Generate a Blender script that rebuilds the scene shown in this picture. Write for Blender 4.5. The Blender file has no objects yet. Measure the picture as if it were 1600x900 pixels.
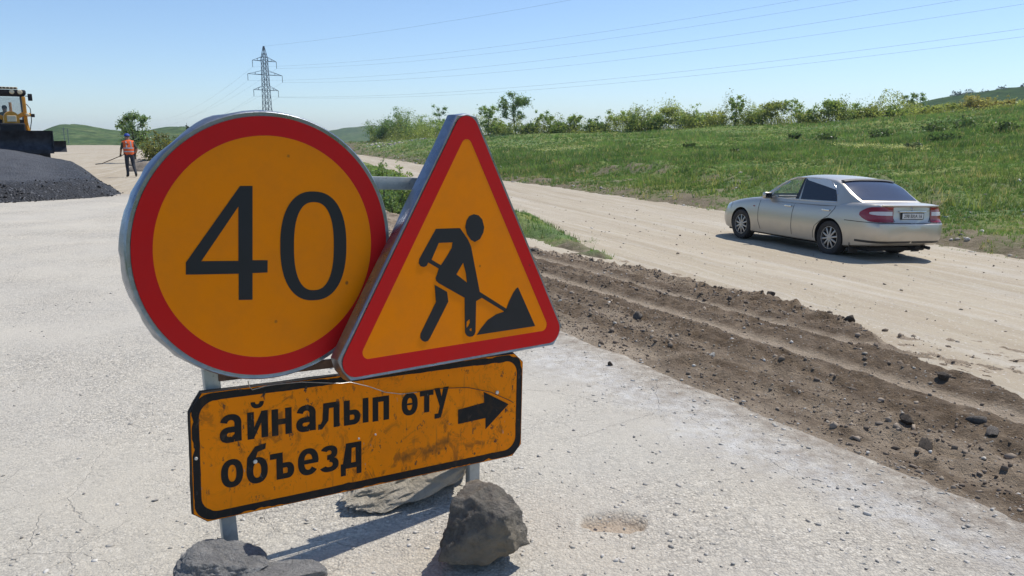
import bpy, bmesh, math, random
import numpy as np
from mathutils import Vector, Matrix
from mathutils.bvhtree import BVHTree

random.seed(7)
R = math.radians
SC = bpy.context.scene
COL = SC.collection

# ------------------------------------------------------------------ camera
cam_d = bpy.data.cameras.new('camera')
cam = bpy.data.objects.new('camera', cam_d)
COL.objects.link(cam)
cam_d.sensor_width = 36.0
cam_d.lens = 36.0 * 1200 / 1600
cam_d.clip_start = 0.05
cam_d.clip_end = 20000
cam.location = (0, 0, 1.5)
cam.rotation_euler = (R(90) - math.atan(232 / 1200), 0, 0)
SC.camera = cam

# ------------------------------------------------------------------ sky, sun, exposure
SUN_EL, SUN_AZ = 60.0, 52.5          # azimuth measured clockwise from +Y
w = bpy.data.worlds.new('World'); SC.world = w; w.use_nodes = True
wn = w.node_tree.nodes; wl = w.node_tree.links
sky = wn.new('ShaderNodeTexSky'); sky.sky_type = 'NISHITA'; sky.sun_disc = False
sky.sun_elevation = R(SUN_EL); sky.sun_rotation = R(SUN_AZ)
sky.altitude = 300; sky.air_density = 0.90; sky.dust_density = 0.45; sky.ozone_density = 5.0
wl.new(sky.outputs[0], wn['Background'].inputs[0])
wn['Background'].inputs[1].default_value = 0.13
sun_d = bpy.data.lights.new('sun', 'SUN'); sun_d.energy = 3.9; sun_d.angle = R(0.53); sun_d.color = (1.0, 0.955, 0.88)
sun = bpy.data.objects.new('sun', sun_d); COL.objects.link(sun)
sv = Vector((math.sin(R(SUN_AZ)) * math.cos(R(SUN_EL)), math.cos(R(SUN_AZ)) * math.cos(R(SUN_EL)), math.sin(R(SUN_EL))))
sun.rotation_euler = sv.to_track_quat('Z', 'Y').to_euler()
sun.location = sv * 60
SC.view_settings.view_transform = 'Standard'; SC.view_settings.look = 'None'
SC.view_settings.exposure = 0.25; SC.view_settings.gamma = 1.0; SC.view_settings.use_curve_mapping = False
SC.cycles.max_bounces = 8; SC.cycles.transparent_max_bounces = 12; SC.cycles.volume_bounces = 0

# ------------------------------------------------------------------ noise
def _h(i, j, s):
    i = i.astype(np.int64); j = j.astype(np.int64)
    n = (i * 374761393 + j * 668265263 + s * 974634777) & 0xFFFFFFFF
    n = ((n ^ (n >> 13)) * 1274126177) & 0xFFFFFFFF
    n = n ^ (n >> 16)
    return (n & 0xFFFFFF) / float(0xFFFFFF)
def vnoise(x, y, s=0):
    x = np.asarray(x, float); y = np.asarray(y, float)
    i = np.floor(x); j = np.floor(y); a = x - i; b = y - j
    a = a * a * a * (a * (a * 6 - 15) + 10); b = b * b * b * (b * (b * 6 - 15) + 10)
    return ((_h(i, j, s) * (1 - a) + _h(i + 1, j, s) * a) * (1 - b) + (_h(i, j + 1, s) * (1 - a) + _h(i + 1, j + 1, s) * a) * b) * 2 - 1
def fbm(x, y, o=4, s=0, g=0.5, l=2.03):
    t = 0; a = 1.0; k = 0.0
    x = np.asarray(x, float); y = np.asarray(y, float)
    for q in range(o):
        t = t + a * vnoise(x + 17.3 * q, y - 9.1 * q, s + q * 13); k += a; a *= g; x = x * l; y = y * l
    return t / k
def _h3(i, j, k, s): return _h(i + k * 7919, j - k * 104729, s)
def vnoise3(p, s=0):
    i = np.floor(p); f = p - i; f = f * f * (3 - 2 * f); r = 0
    for dx in (0, 1):
        for dy in (0, 1):
            for dz in (0, 1):
                wgt = (f[:, 0] if dx else 1 - f[:, 0]) * (f[:, 1] if dy else 1 - f[:, 1]) * (f[:, 2] if dz else 1 - f[:, 2])
                r = r + wgt * _h3(i[:, 0] + dx, i[:, 1] + dy, i[:, 2] + dz, s)
    return r * 2 - 1
def fbm3(p, o=4, s=0):
    t = 0; a = 1.0; k = 0
    for q in range(o):
        t = t + a * vnoise3(p + 5.7 * q, s + q * 11); k += a; a *= 0.5; p = p * 2.1
    return t / k
def ss(a, b, x):
    t = np.clip((np.asarray(x, float) - a) / (b - a), 0, 1); return t * t * (3 - 2 * t)

# ------------------------------------------------------------------ object helpers
def tag(o, label=None, cat=None, group=None, kind=None):
    if label: o['label'] = label
    if cat: o['category'] = cat
    if group: o['group'] = group
    if kind: o['kind'] = kind
    return o
def link(o, parent=None):
    COL.objects.link(o)
    if parent is not None: o.parent = parent
    return o
def empty(name, loc=(0, 0, 0), rz=0, label=None, cat=None, group=None):
    o = bpy.data.objects.new(name, None); o.location = loc; o.rotation_euler = (0, 0, rz); o.empty_display_size = 0.2
    link(o); return tag(o, label, cat, group)
def np_mesh(name, V, Fq, mats, smooth=False, uv=None, cols=None, mi=None):
    """V (n,3); Fq: array (m,k) of equal-size polygons."""
    V = np.asarray(V, np.float32); Fq = np.asarray(Fq, np.int32)
    me = bpy.data.meshes.new(name)
    m, k = Fq.shape
    me.vertices.add(len(V)); me.vertices.foreach_set('co', V.ravel())
    me.loops.add(m * k); me.loops.foreach_set('vertex_index', Fq.ravel())
    me.polygons.add(m); me.polygons.foreach_set('loop_start', np.arange(0, m * k, k, dtype=np.int32))
    try: me.polygons.foreach_set('loop_total', np.full(m, k, np.int32))
    except Exception: pass
    for mm in (mats if isinstance(mats, (list, tuple)) else [mats]): me.materials.append(mm)
    if smooth: me.polygons.foreach_set('use_smooth', np.ones(m, bool))
    if mi is not None: me.polygons.foreach_set('material_index', np.asarray(mi, np.int32))
    if uv is not None:
        l = me.uv_layers.new(name='UVMap'); l.data.foreach_set('uv', np.asarray(uv, np.float32)[Fq.ravel()].ravel())
    if cols is not None:
        for nm, c in cols.items():
            c = np.asarray(c, np.float32)
            if c.ndim == 1:
                at = me.attributes.new(nm, 'FLOAT', 'POINT'); at.data.foreach_set('value', c)
            else:
                at = me.attributes.new(nm, 'FLOAT_COLOR', 'POINT'); at.data.foreach_set('color', c.ravel())
    me.update(calc_edges=True); me.validate()
    return me
def obj(name, me, parent=None, loc=None):
    o = bpy.data.objects.new(name, me)
    if loc is not None: o.location = loc
    return link(o, parent)
class MB:
    """collects polygons of any size into ONE mesh"""
    def __init__(s): s.v = []; s.f = []; s.m = []
    def add(s, V, Fs, mi=0):
        b = len(s.v); s.v += [tuple(map(float, q)) for q in V]
        s.f += [tuple(int(i) + b for i in q) for q in Fs]; s.m += [mi] * len(Fs); return s
    def box(s, c, d, rot=None, bev=0.0, mi=0):
        hx, hy, hz = d[0] / 2, d[1] / 2, d[2] / 2
        if bev <= 0:
            V = [(x * hx, y * hy, z * hz) for z in (-1, 1) for y in (-1, 1) for x in (-1, 1)]
            Fs = [(0, 2, 3, 1), (4, 5, 7, 6), (0, 1, 5, 4), (2, 6, 7, 3), (0, 4, 6, 2), (1, 3, 7, 5)]
        else:
            bm = bmesh.new(); bmesh.ops.create_cube(bm, size=1.0)
            for q in bm.verts: q.co = Vector((q.co.x * d[0], q.co.y * d[1], q.co.z * d[2]))
            bmesh.ops.bevel(bm, geom=bm.edges[:], offset=bev, segments=2, affect='EDGES', profile=0.5)
            bm.verts.index_update(); V = [tuple(q.co) for q in bm.verts]; Fs = [[q.index for q in f.verts] for f in bm.faces]; bm.free()
        M = (rot if rot is not None else Matrix.Identity(3))
        V = [tuple(M @ Vector(q) + Vector(c)) for q in V]
        return s.add(V, Fs, mi)
    def beam(s, a, b, wx, wy, up=(0, 0, 1), mi=0, bev=0.0):
        a = Vector(a); b = Vector(b); z = (b - a); L = z.length; z.normalize()
        u = Vector(up)
        if abs(u.dot(z)) > 0.98: u = Vector((1, 0, 0))
        x = u.cross(z).normalized(); y = z.cross(x)
        return s.box((a + b) / 2, (wx, wy, L), Matrix((x, y, z)).transposed(), bev, mi)
    def tube(s, pts, rad, n=8, mi=0, cap=True):
        pts = [Vector(q) for q in pts]
        rad = rad if isinstance(rad, (list, tuple)) else [rad] * len(pts)
        V = []; Fs = []; prev = None
        for i, q in enumerate(pts):
            t = (pts[min(i + 1, len(pts) - 1)] - pts[max(i - 1, 0)])
            t = t.normalized() if t.length > 1e-9 else Vector((0, 0, 1))
            if prev is None:
                x = t.orthogonal().normalized()
            else:
                x = (prev - t * prev.dot(t)); x = x.normalized() if x.length > 1e-6 else t.orthogonal().normalized()
            prev = x; y = t.cross(x)
            for k in range(n):
                a = 2 * math.pi * k / n
                V.append(q + (x * math.cos(a) + y * math.sin(a)) * rad[i])
        for i in range(len(pts) - 1):
            for k in range(n):
                Fs.append((i * n + k, i * n + (k + 1) % n, (i + 1) * n + (k + 1) % n, (i + 1) * n + k))
        if cap:
            Fs.append(tuple(range(n - 1, -1, -1))); Fs.append(tuple(range((len(pts) - 1) * n, len(pts) * n)))
        return s.add(V, Fs, mi)
    def lathe(s, prof, axis_o, axis, n=24, mi=0, close=False):
        """prof: (radius, along) pairs"""
        z = Vector(axis).normalized(); x = z.orthogonal().normalized(); y = z.cross(x); o = Vector(axis_o)
        V = []; Fs = []; m = len(prof)
        for k in range(n):
            a = 2 * math.pi * k / n; d = x * math.cos(a) + y * math.sin(a)
            for r, h in prof: V.append(o + d * r + z * h)
        for k in range(n):
            k2 = (k + 1) % n
            for i in range(m - 1 + (1 if close else 0)):
                i2 = (i + 1) % m
                Fs.append((k * m + i, k2 * m + i, k2 * m + i2, k * m + i2))
        return s.add(V, Fs, mi)
    def prism(s, poly, z0, z1, mi=0):
        """poly in xy, extruded z0..z1"""
        n = len(poly); V = [(x, y, z0) for x, y in poly] + [(x, y, z1) for x, y in poly]
        Fs = [tuple(range(n - 1, -1, -1)), tuple(range(n, 2 * n))] + [(i, (i + 1) % n, n + (i + 1) % n, n + i) for i in range(n)]
        return s.add(V, Fs, mi)
    def sphere(s, c, r, n=12, m=8, mi=0, sc=(1, 1, 1)):
        V = []; Fs = []
        for j in range(m + 1):
            t = math.pi * j / m
            for k in range(n):
                a = 2 * math.pi * k / n
                V.append((c[0] + r * sc[0] * math.sin(t) * math.cos(a), c[1] + r * sc[1] * math.sin(t) * math.sin(a), c[2] + r * sc[2] * math.cos(t)))
        for j in range(m):
            for k in range(n):
                Fs.append((j * n + k, (j + 1) * n + k, (j + 1) * n + (k + 1) % n, j * n + (k + 1) % n))
        return s.add(V, Fs, mi)
    def build(s, name, mats, parent=None, smooth=None, loc=None):
        me = bpy.data.meshes.new(name); me.from_pydata(s.v, [], s.f)
        mats = mats if isinstance(mats, (list, tuple)) else [mats]
        for mm in mats: me.materials.append(mm)
        if len(mats) > 1: me.polygons.foreach_set('material_index', np.array(s.m, np.int32))
        bm = bmesh.new(); bm.from_mesh(me); bmesh.ops.remove_doubles(bm, verts=bm.verts, dist=1e-6)
        bmesh.ops.recalc_face_normals(bm, faces=bm.faces); bm.to_mesh(me); bm.free()
        if smooth is not None:
            me.polygons.foreach_set('use_smooth', np.ones(len(me.polygons), bool)); me.set_sharp_from_angle(angle=R(smooth))
        me.update()
        return obj(name, me, parent, loc)
def copy_tree(o, parent=None):
    c = o.copy(); COL.objects.link(c); c.parent = parent
    for ch in list(o.children): copy_tree(ch, c)
    return c
def curve_fill(name, loops, mat, parent, z, thick=0.0006):
    """flat filled outline with holes, lying at height z of the parent's plane"""
    cu = bpy.data.curves.new(name, 'CURVE'); cu.dimensions = '2D'; cu.fill_mode = 'BOTH'; cu.extrude = thick / 2
    for lp in loops:
        sp = cu.splines.new('POLY'); sp.points.add(len(lp) - 1)
        for q, (x, y) in zip(sp.points, lp): q.co = (x, y, 0, 1)
        sp.use_cyclic_u = True
    t = bpy.data.objects.new(name, cu); COL.objects.link(t)
    bpy.context.view_layer.update()
    me = bpy.data.meshes.new_from_object(t.evaluated_get(bpy.context.evaluated_depsgraph_get()))
    bpy.data.objects.remove(t); me.name = name
    for q in me.vertices: q.co.z += z
    me.materials.clear(); me.materials.append(mat)
    return obj(name, me, parent)
def text_mesh(txt, bold=0.0):
    cu = bpy.data.curves.new('text', 'FONT'); cu.body = txt; cu.size = 1.0; cu.offset = bold; cu.resolution_u = 6; cu.fill_mode = 'BOTH'
    t = bpy.data.objects.new('text', cu); COL.objects.link(t); bpy.context.view_layer.update()
    me = bpy.data.meshes.new_from_object(t.evaluated_get(bpy.context.evaluated_depsgraph_get()))
    bpy.data.objects.remove(t)
    return me

# ------------------------------------------------------------------ material helpers
class NT:
    def __init__(s, name):
        s.mat = bpy.data.materials.new(name); s.mat.use_nodes = True
        s.n = s.mat.node_tree.nodes; s.l = s.mat.node_tree.links
        s.out = s.n['Material Output']; s.b = s.n['Principled BSDF']
    def new(s, t, **k):
        q = s.n.new(t)
        for a, b in k.items(): setattr(q, a, b)
        return q
    def put(s, sock, v):
        if isinstance(v, bpy.types.NodeSocket): s.l.new(v, sock)
        elif v is not None:
            if sock.type == 'RGBA' and not hasattr(v, '__len__'): v = (v, v, v, 1)
            if hasattr(v, '__len__') and sock.type == 'RGBA' and len(v) == 3: v = (*v, 1)
            sock.default_value = v
    def pos(s): return s.new('ShaderNodeNewGeometry').outputs['Position']
    def co(s): return s.new('ShaderNodeTexCoord').outputs['Object']
    def uv(s): return s.new('ShaderNodeTexCoord').outputs['UV']
    def attr(s, nm, col=False):
        q = s.new('ShaderNodeAttribute'); q.attribute_name = nm
        return q.outputs['Color'] if col else q.outputs['Fac']
    def rnd(s): return s.new('ShaderNodeObjectInfo').outputs['Random']
    def mapv(s, vec, scale=(1, 1, 1), loc=(0, 0, 0)):
        q = s.new('ShaderNodeMapping'); s.put(q.inputs[0], vec); q.inputs[3].default_value = scale; q.inputs[1].default_value = loc
        return q.outputs[0]
    def noise(s, scale, detail=4, rough=0.55, vec=None, dist=0.0, col=False):
        q = s.new('ShaderNodeTexNoise'); s.put(q.inputs['Vector'], vec); q.inputs['Scale'].default_value = scale
        q.inputs['Detail'].default_value = detail; q.inputs['Roughness'].default_value = rough; q.inputs['Distortion'].default_value = dist
        return q.outputs['Color' if col else 'Fac']
    def vor(s, scale, vec=None, feature='F1', out='Distance', rnd=1.0):
        q = s.new('ShaderNodeTexVoronoi'); q.feature = feature; s.put(q.inputs['Vector'], vec); q.inputs['Scale'].default_value = scale
        q.inputs['Randomness'].default_value = rnd
        return q.outputs[out]
    def ramp(s, fac, stops, interp='LINEAR'):
        q = s.new('ShaderNodeValToRGB'); s.put(q.inputs[0], fac); cr = q.color_ramp; cr.interpolation = interp
        while len(cr.elements) < len(stops): cr.elements.new(0.5)
        for e, (p, c) in zip(cr.elements, stops):
            e.position = p; e.color = (c, c, c, 1) if not hasattr(c, '__len__') else (*c[:3], 1)
        return q.outputs[0]
    def mix(s, fac, a, b, mode='MIX'):
        q = s.new('ShaderNodeMix', data_type='RGBA', blend_type=mode)
        s.put(q.inputs[0], fac); s.put(q.inputs[6], a); s.put(q.inputs[7], b)
        return q.outputs[2]
    def math(s, op, a, b=None, c=None, clamp=False):
        q = s.new('ShaderNodeMath', operation=op, use_clamp=clamp); s.put(q.inputs[0], a)
        if b is not None: s.put(q.inputs[1], b)
        if c is not None: s.put(q.inputs[2], c)
        return q.outputs[0]
    def sep(s, vec, k):
        q = s.new('ShaderNodeSeparateXYZ'); s.put(q.inputs[0], vec); return q.outputs[k]
    def bump(s, h, strength=0.5, dist=0.01, nrm=None):
        q = s.new('ShaderNodeBump'); q.inputs['Strength'].default_value = strength; q.inputs['Distance'].default_value = dist
        s.put(q.inputs['Height'], h)
        if nrm is not None: s.put(q.inputs['Normal'], nrm)
        return q.outputs[0]
    def set(s, **k):
        for a, v in k.items():
            s.put(s.b.inputs[a.replace('_', ' ')], v)
        return s
def simple(name, c, rough=0.6, metal=0.0, var=0.15, scale=8.0, bump=0.0, bscale=60, **k):
    m = NT(name); p = m.co()
    n = m.noise(scale, 5, 0.6, p)
    lo = tuple(x * (1 - var) for x in c); hi = tuple(min(1, x * (1 + var)) for x in c)
    m.set(Base_Color=m.ramp(n, [(0.3, lo), (0.7, hi)]), Metallic=metal)
    m.set(Roughness=m.ramp(m.noise(scale * 2.3, 4, 0.6, p), [(0.3, max(0, rough - 0.08)), (0.7, min(1, rough + 0.1))]))
    if bump: m.set(Normal=m.bump(m.noise(bscale, 4, 0.6, p), bump, 0.01))
    m.set(**k)
    return m.mat
# ------------------------------------------------------------------ road frame: u runs along the old asphalt, v to its right
E0 = np.array([0.35, 5.85]); RU = np.array([-0.4695, 0.8829]); RV = np.array([0.8829, 0.4695])
def to_uv(X, Y): return (X - E0[0]) * RU[0] + (Y - E0[1]) * RU[1], (X - E0[0]) * RV[0] + (Y - E0[1]) * RV[1]
def from_uv(u, v): return E0[0] + u * RU[0] + v * RV[0], E0[1] + u * RU[1] + v * RV[1]
VF_U = [-14, -6, 3.0, 4.8, 12.85, 18.3, 32.7, 65.3, 106.5, 200]; VF_V = [9.2, 10.5, 12.0, 12.4, 14.1, 14.8, 16.6, 23.9, 31.7, 52]
VN_U = [3.9, 5.0, 6.2, 10.9, 14.1, 25, 33, 65, 106, 200]; VN_V = [3.6, 4.2, 4.8, 6.7, 7.5, 10.8, 12.4, 19.6, 27, 47]
def v_far(u): return np.interp(u, VF_U, VF_V)
def v_near(u): return np.interp(u, VN_U, VN_V)
EA = [-0.30, -0.189, -0.123, -0.008, 0.166, 0.283, 0.572, 0.675, 1.1, 1.9, 3.5]; EY = [180, 114.8, 74.7, 42.5, 28.9, 23.8, 15.9, 14.15, 10.2, 6.4, 3.6]
RA = [-0.30, -0.20, -0.08, 0.0, 0.17, 0.42, 0.67, 1.0, 3.5]
RYP = [224, 223, 216, 212, 207, 192, 166, 140, 110]       # elevation of the crest, as a slope
RD = [205, 158, 128, 112, 102, 96, 91, 86, 80]            # distance of the crest
def ground_fall(v): return np.interp(v, [-1, 0, 4.2, 7.5, 12, 30], [0, 0, -0.26, -0.60, -0.75, -0.80])
def road_z(u, v): return ground_fall(v)
def field_z(X, Y, rough=True):
    Y = np.maximum(Y, 0.3); a = X / Y
    Ye = np.interp(a, EA, EY); Yr = np.interp(a, RA, RD); zr = 1.5 + Yr * (218 - np.interp(a, RA, RYP)) / 1245
    t = (Y - Ye) / (Yr - Ye); u, v = to_uv(X, Y); d = v - v_far(u)
    tt = np.clip(t, 0, 1); z = -0.80 + (zr + 0.80) * (0.75 * tt + 0.25 * tt * tt)
    z = np.where(t > 1, zr - (Y - Yr) * 0.045, z)
    z = z + 0.16 * ss(0, 1.6, d) - 0.5 * ss(0, -1.5, d)
    if rough:
        k = ss(-0.2, 1.5, d); far = ss(5, 40, d)
        z = z + k * (0.07 * fbm(X * 0.8, Y * 0.8, 4, 3) + 0.025 * fbm(X * 4, Y * 4, 3, 9)) + far * 0.35 * fbm(X * 0.07, Y * 0.07, 3, 21)
        md = np.exp(-((d - 5.5 - 1.2 * fbm(X * 0.15, Y * 0.15, 2, 77)) / 1.1) ** 2) * ss(22, 30, Y + 0.2 * X) * ss(62, 45, Y)
        z = z + md * (0.34 + 0.75 * np.maximum(0, fbm(X * 0.55, Y * 0.55, 3, 31)))
        z = z + 0.05 * ss(0.9, 0.2, np.abs(d - 0.5)) * fbm(X * 2.5, Y * 2.5, 3, 41)
    return z
def soil_mask(X, Y):
    u, v = to_uv(X, Y); d = v - v_far(u)
    n = fbm(X * 0.6, Y * 0.6, 4, 51); n2 = fbm(X * 2.2, Y * 2.2, 3, 52)
    e = ss(3.6, 0.0, d + 2.4 * n + 1.2 * n2)
    md = np.exp(-((d - 5.2 - 1.2 * fbm(X * 0.15, Y * 0.15, 2, 77)) / 0.8) ** 2) * ss(22, 30, Y + 0.2 * X) * ss(62, 45, Y) * ss(-0.05, 0.35, n2 + 0.5 * n)
    patch = ss(0.15, 0.38, n) * ss(13, 4, d)
    return np.clip(np.maximum(np.maximum(e, md), patch * 0.8), 0, 1)
def shoulder_base(v): return ground_fall(v) + 0.03 * ss(0.2, 1.0, v) + 0.008
def shoulder_z(u, v, X, Y):
    n1 = fbm(u * 0.7, v * 0.9, 3, 61)
    edge = v + 0.30 * fbm(u * 0.9, v * 0.9, 4, 62) + 0.10 * fbm(u * 4, v * 4, 3, 63) - 0.05
    z = shoulder_base(v) + 0.035 * ss(-0.1, 0.9, edge) - 0.10 * ss(0.02, -0.25, edge) - 0.012
    rut = np.zeros_like(v); berm = np.zeros_like(v); near = np.zeros_like(v)
    for vc, wd, dp in ((1.41, 0.125, 1.0), (2.12, 0.115, 0.85), (1.80, 0.07, 0.15), (0.72, 0.10, 0.30)):
        vv = v - vc - 0.06 * fbm(u * 0.35, u * 0 + vc * 5, 2, 64)
        rut = np.maximum(rut, dp * np.exp(-(vv / wd) ** 4)); near = np.maximum(near, dp * np.exp(-(vv / (wd * 2.3)) ** 4))
        berm = np.maximum(berm, dp * np.exp(-((np.abs(vv) - wd * 1.9) / (wd * 0.6)) ** 2))
    loose = ss(0.0, 0.5, edge) * (1 - 0.75 * np.clip(near, 0, 1)) * (1 - 0.6 * np.clip(rut, 0, 1))
    clod = np.maximum(0, fbm(u * 3.2, v * 4.4, 3, 65)) ** 1.3
    fine = fbm(u * 9, v * 14, 3, 66)
    z = z - 0.035 * rut + berm * (0.022 + 0.03 * np.maximum(0, fbm(u * 2.5, v * 6, 3, 67))) * ss(-0.6, 0.3, n1 + 0.2)
    z = z + loose * (0.035 * n1 + 0.06 * clod + 0.045 * fine)
    tr = np.exp(-((v - 2.72 - 0.05 * fbm(u * 0.3, u * 0, 2, 68)) / 0.13) ** 4) * ss(-0.3, 0.5, u) * ss(7, 4, u)
    z = z + tr * (0.022 * np.sin(u * 2 * math.pi / 0.15 + np.abs(v - 2.72) * 12) - 0.012)
    lim = np.interp(u, [-8, -2.54, -1.74, -1.19, -0.42, 0.81, 2.64, 4.86, 8, 40], [1.3, 1.77, 2.05, 2.3, 2.89, 3.14, 2.86, 2.6, 2.5, 2.5])
    ed2 = lim - v + 0.22 * fbm(u * 1.4, v * 1.4, 4, 69)
    z = z - 0.09 * ss(0.05, -0.22, ed2) + 0.05 * np.exp(-((ed2 - 0.1) / 0.10) ** 2) * np.maximum(0.1, fbm(u * 4, v * 4, 3, 70) + 0.4)
    pale = np.clip(np.maximum(rut * 1.1, np.maximum(ss(0.22, -0.25, ed2), 0.55 * ss(0.15, 0.5, fbm(u * 0.35, v * 1.9, 4, 71)))), 0, 1)
    pale = np.clip(pale + 0.75 * ss(0.35, -0.05, edge), 0, 1)
    pale = np.clip(pale - 0.7 * berm + 0.8 * ss(3.5, 6.5, u) * ss(0.5, 1.0, v), 0, 1)
    return z, pale, edge
ND = ss
def polar_grid(a0, a1, na, r0, r1, nr):
    A = np.radians(np.linspace(a0, a1, na)); Rr = np.geomspace(r0, r1, nr)
    AA, RR = np.meshgrid(A, Rr)
    return RR * np.sin(AA), RR * np.cos(AA)
def grid_faces(nr, na, keep=None):
    i = np.arange(nr - 1)[:, None] * na + np.arange(na - 1)[None, :]
    Q = np.stack([i, i + 1, i + na + 1, i + na], -1).reshape(-1, 4)
    if keep is not None:
        k = keep.ravel(); Q = Q[k[Q].any(1)]
    return Q
def sheet(name, X, Y, Z, mat, keep=None, cols=None, uv=None):
    nr, na = X.shape; Q = grid_faces(nr, na, keep)
    used = np.unique(Q); mp = np.full(nr * na, -1); mp[used] = np.arange(len(used))
    V = np.stack([X, Y, Z], -1).reshape(-1, 3)[used]
    cols = {k: (c.reshape(-1)[used]) for k, c in (cols or {}).items()}
    me = np_mesh(name, V, mp[Q], mat, smooth=True, cols=cols)
    o = obj(name, me); return tag(o, kind='structure')

# ------------------------------------------------------------------ ground materials
def mat_asphalt():
    m = NT('worn_asphalt'); p = m.pos()
    wv = m.mix(0.02, p, m.noise(23, 4, 0.6, p, col=True))
    cell = m.vor(88, wv, out='Color'); dist = m.vor(88, wv)
    cell2 = m.vor(31, wv, out='Color'); d2 = m.vor(31, wv)
    coarse = m.ramp(m.noise(0.62, 6, 0.62, m.mapv(p, (1, 1, 1), (2, 6, 0))), [(0.36, 0.18), (0.62, 1.0)])
    cv = m.sep(cell, 0); cv2 = m.sep(cell2, 1)
    stone = m.ramp(cv, [(0.0, (0.16, 0.15, 0.134)), (0.16, (0.37, 0.342, 0.294)), (0.55, (0.53, 0.482, 0.40)), (0.85, (0.64, 0.58, 0.476)), (1.0, (0.80, 0.745, 0.64))])
    big = m.ramp(cv2, [(0.0, (0.28, 0.272, 0.258)), (0.5, (0.51, 0.474, 0.405)), (1.0, (0.72, 0.665, 0.57))])
    sel = m.ramp(m.sep(cell2, 2), [(0.74, 0.0), (0.78, 0.6)])
    c = m.mix(sel, stone, big)
    c = m.mix(m.ramp(dist, [(0.45, 0.0), (0.85, 0.6)]), c, (0.17, 0.152, 0.128))       # binder between the stones
    fines = m.ramp(m.noise(120, 5, 0.75, p), [(0.3, (0.36, 0.335, 0.285)), (0.7, (0.60, 0.555, 0.47))])
    c = m.mix(coarse, fines, c)
    dust = m.noise(1.1, 6, 0.62, p)
    c = m.mix(m.ramp(dust, [(0.40, 0.0), (0.70, 0.55)]), c, (0.56, 0.505, 0.41))
    worn = m.noise(0.45, 5, 0.6, m.mapv(p, (1, 1, 1), (11, 3, 0)))
    c = m.mix(m.ramp(worn, [(0.42, 0.0), (0.62, 0.35)]), c, (0.45, 0.42, 0.37))
    c = m.mix(m.ramp(m.noise(0.17, 3, 0.5, m.mapv(p, (1, 1, 1), (3, 8, 0))), [(0.4, 0.0), (0.65, 0.22)]), c, (0.52, 0.48, 0.41))
    # fine cracks
    q = m.mix(0.16, p, m.noise(2.3, 5, 0.65, p, col=True))
    cr = m.vor(1.05, q, 'DISTANCE_TO_EDGE'); crm = m.ramp(m.noise(0.5, 3, 0.5, m.mapv(p, (1, 1, 1), (5, 5, 0))), [(0.52, 0.0), (0.62, 1.0)])
    crack = m.math('MULTIPLY', m.ramp(cr, [(0.0, 0.9), (0.0035, 0.0)]), crm)
    q2 = m.mix(0.10, p, m.noise(4.2, 5, 0.65, p, col=True))
    cr2 = m.vor(2.9, q2, 'DISTANCE_TO_EDGE'); cm2 = m.ramp(m.noise(0.8, 3, 0.5, m.mapv(p, (1, 1, 1), (1, 9, 0))), [(0.52, 0.0), (0.6, 1.0)])
    crack2 = m.math('MULTIPLY', m.ramp(cr2, [(0.0, 0.8), (0.006, 0.0)]), cm2)
    crack = m.math('MAXIMUM', crack, crack2)
    c = m.mix(m.math('MULTIPLY', crack, 0.36), c, (0.12, 0.105, 0.09))
    # soil dusted along the broken edge, and the washed pale rim
    soil = m.attr('soil'); rim = m.attr('rim')
    c = m.mix(m.math('MULTIPLY', rim, m.ramp(m.noise(14, 5, 0.7, p), [(0.35, 0.1), (0.6, 0.8)])), c, (0.62, 0.61, 0.58))
    sn = m.math('MULTIPLY', soil, m.ramp(m.noise(9, 6, 0.7, p), [(0.3, 0.0), (0.62, 1.0)]), clamp=True)
    c = m.mix(sn, c, (0.21, 0.165, 0.125))
    hole = m.attr('hole')
    c = m.mix(hole, c, m.ramp(m.noise(40, 5, 0.7, p), [(0.3, (0.36, 0.29, 0.22)), (0.7, (0.46, 0.385, 0.30))]))
    h = m.math('MULTIPLY', m.math('ADD', m.math('MULTIPLY', dist, -0.6), m.math('MULTIPLY', d2, -0.5)), coarse)
    h = m.math('ADD', h, m.math('MULTIPLY', m.noise(150, 5, 0.7, p), 0.45))
    h = m.math('ADD', h, m.math('MULTIPLY', crack, -0.35))
    m.set(Base_Color=c, Roughness=0.9, Normal=m.bump(h, 0.9, 0.014))
    m.b.inputs['Specular IOR Level'].default_value = 0.25
    return m.mat
def mat_shoulder():
    m = NT('churned_soil'); p = m.pos()
    n = m.noise(6, 6, 0.68, p); n2 = m.noise(38, 5, 0.7, p); n3 = m.noise(1.3, 4, 0.55, p)
    dark = m.ramp(n, [(0.28, (0.098, 0.068, 0.043)), (0.5, (0.20, 0.146, 0.097)), (0.72, (0.34, 0.257, 0.175))])
    pale = m.ramp(n, [(0.28, (0.42, 0.33, 0.235)), (0.72, (0.58, 0.47, 0.35))])
    pf = m.math('ADD', m.attr('pale'), m.math('MULTIPLY', m.math('SUBTRACT', n2, 0.5), 0.7), clamp=True)
    pf = m.math('ADD', pf, m.math('MULTIPLY', m.math('SUBTRACT', n3, 0.5), 0.7), clamp=True)
    c = m.mix(pf, dark, pale)
    st = m.vor(75, p, out='Color'); sm = m.ramp(m.sep(st, 0), [(0.955, 0.0), (0.965, 0.7)])
    c = m.mix(m.math('MULTIPLY', sm, m.ramp(m.vor(75, p), [(0.3, 1.0), (0.55, 0.0)])), c, (0.44, 0.42, 0.38))
    h = m.math('ADD', m.math('ADD', n2, m.math('MULTIPLY', m.noise(15, 6, 0.72, p), 2.2)), m.math('MULTIPLY', m.noise(120, 4, 0.7, p), 0.4))
    m.set(Base_Color=c, Roughness=0.95, Normal=m.bump(h, 0.85, 0.045))
    m.b.inputs['Specular IOR Level'].default_value = 0.15
    return m.mat
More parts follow.
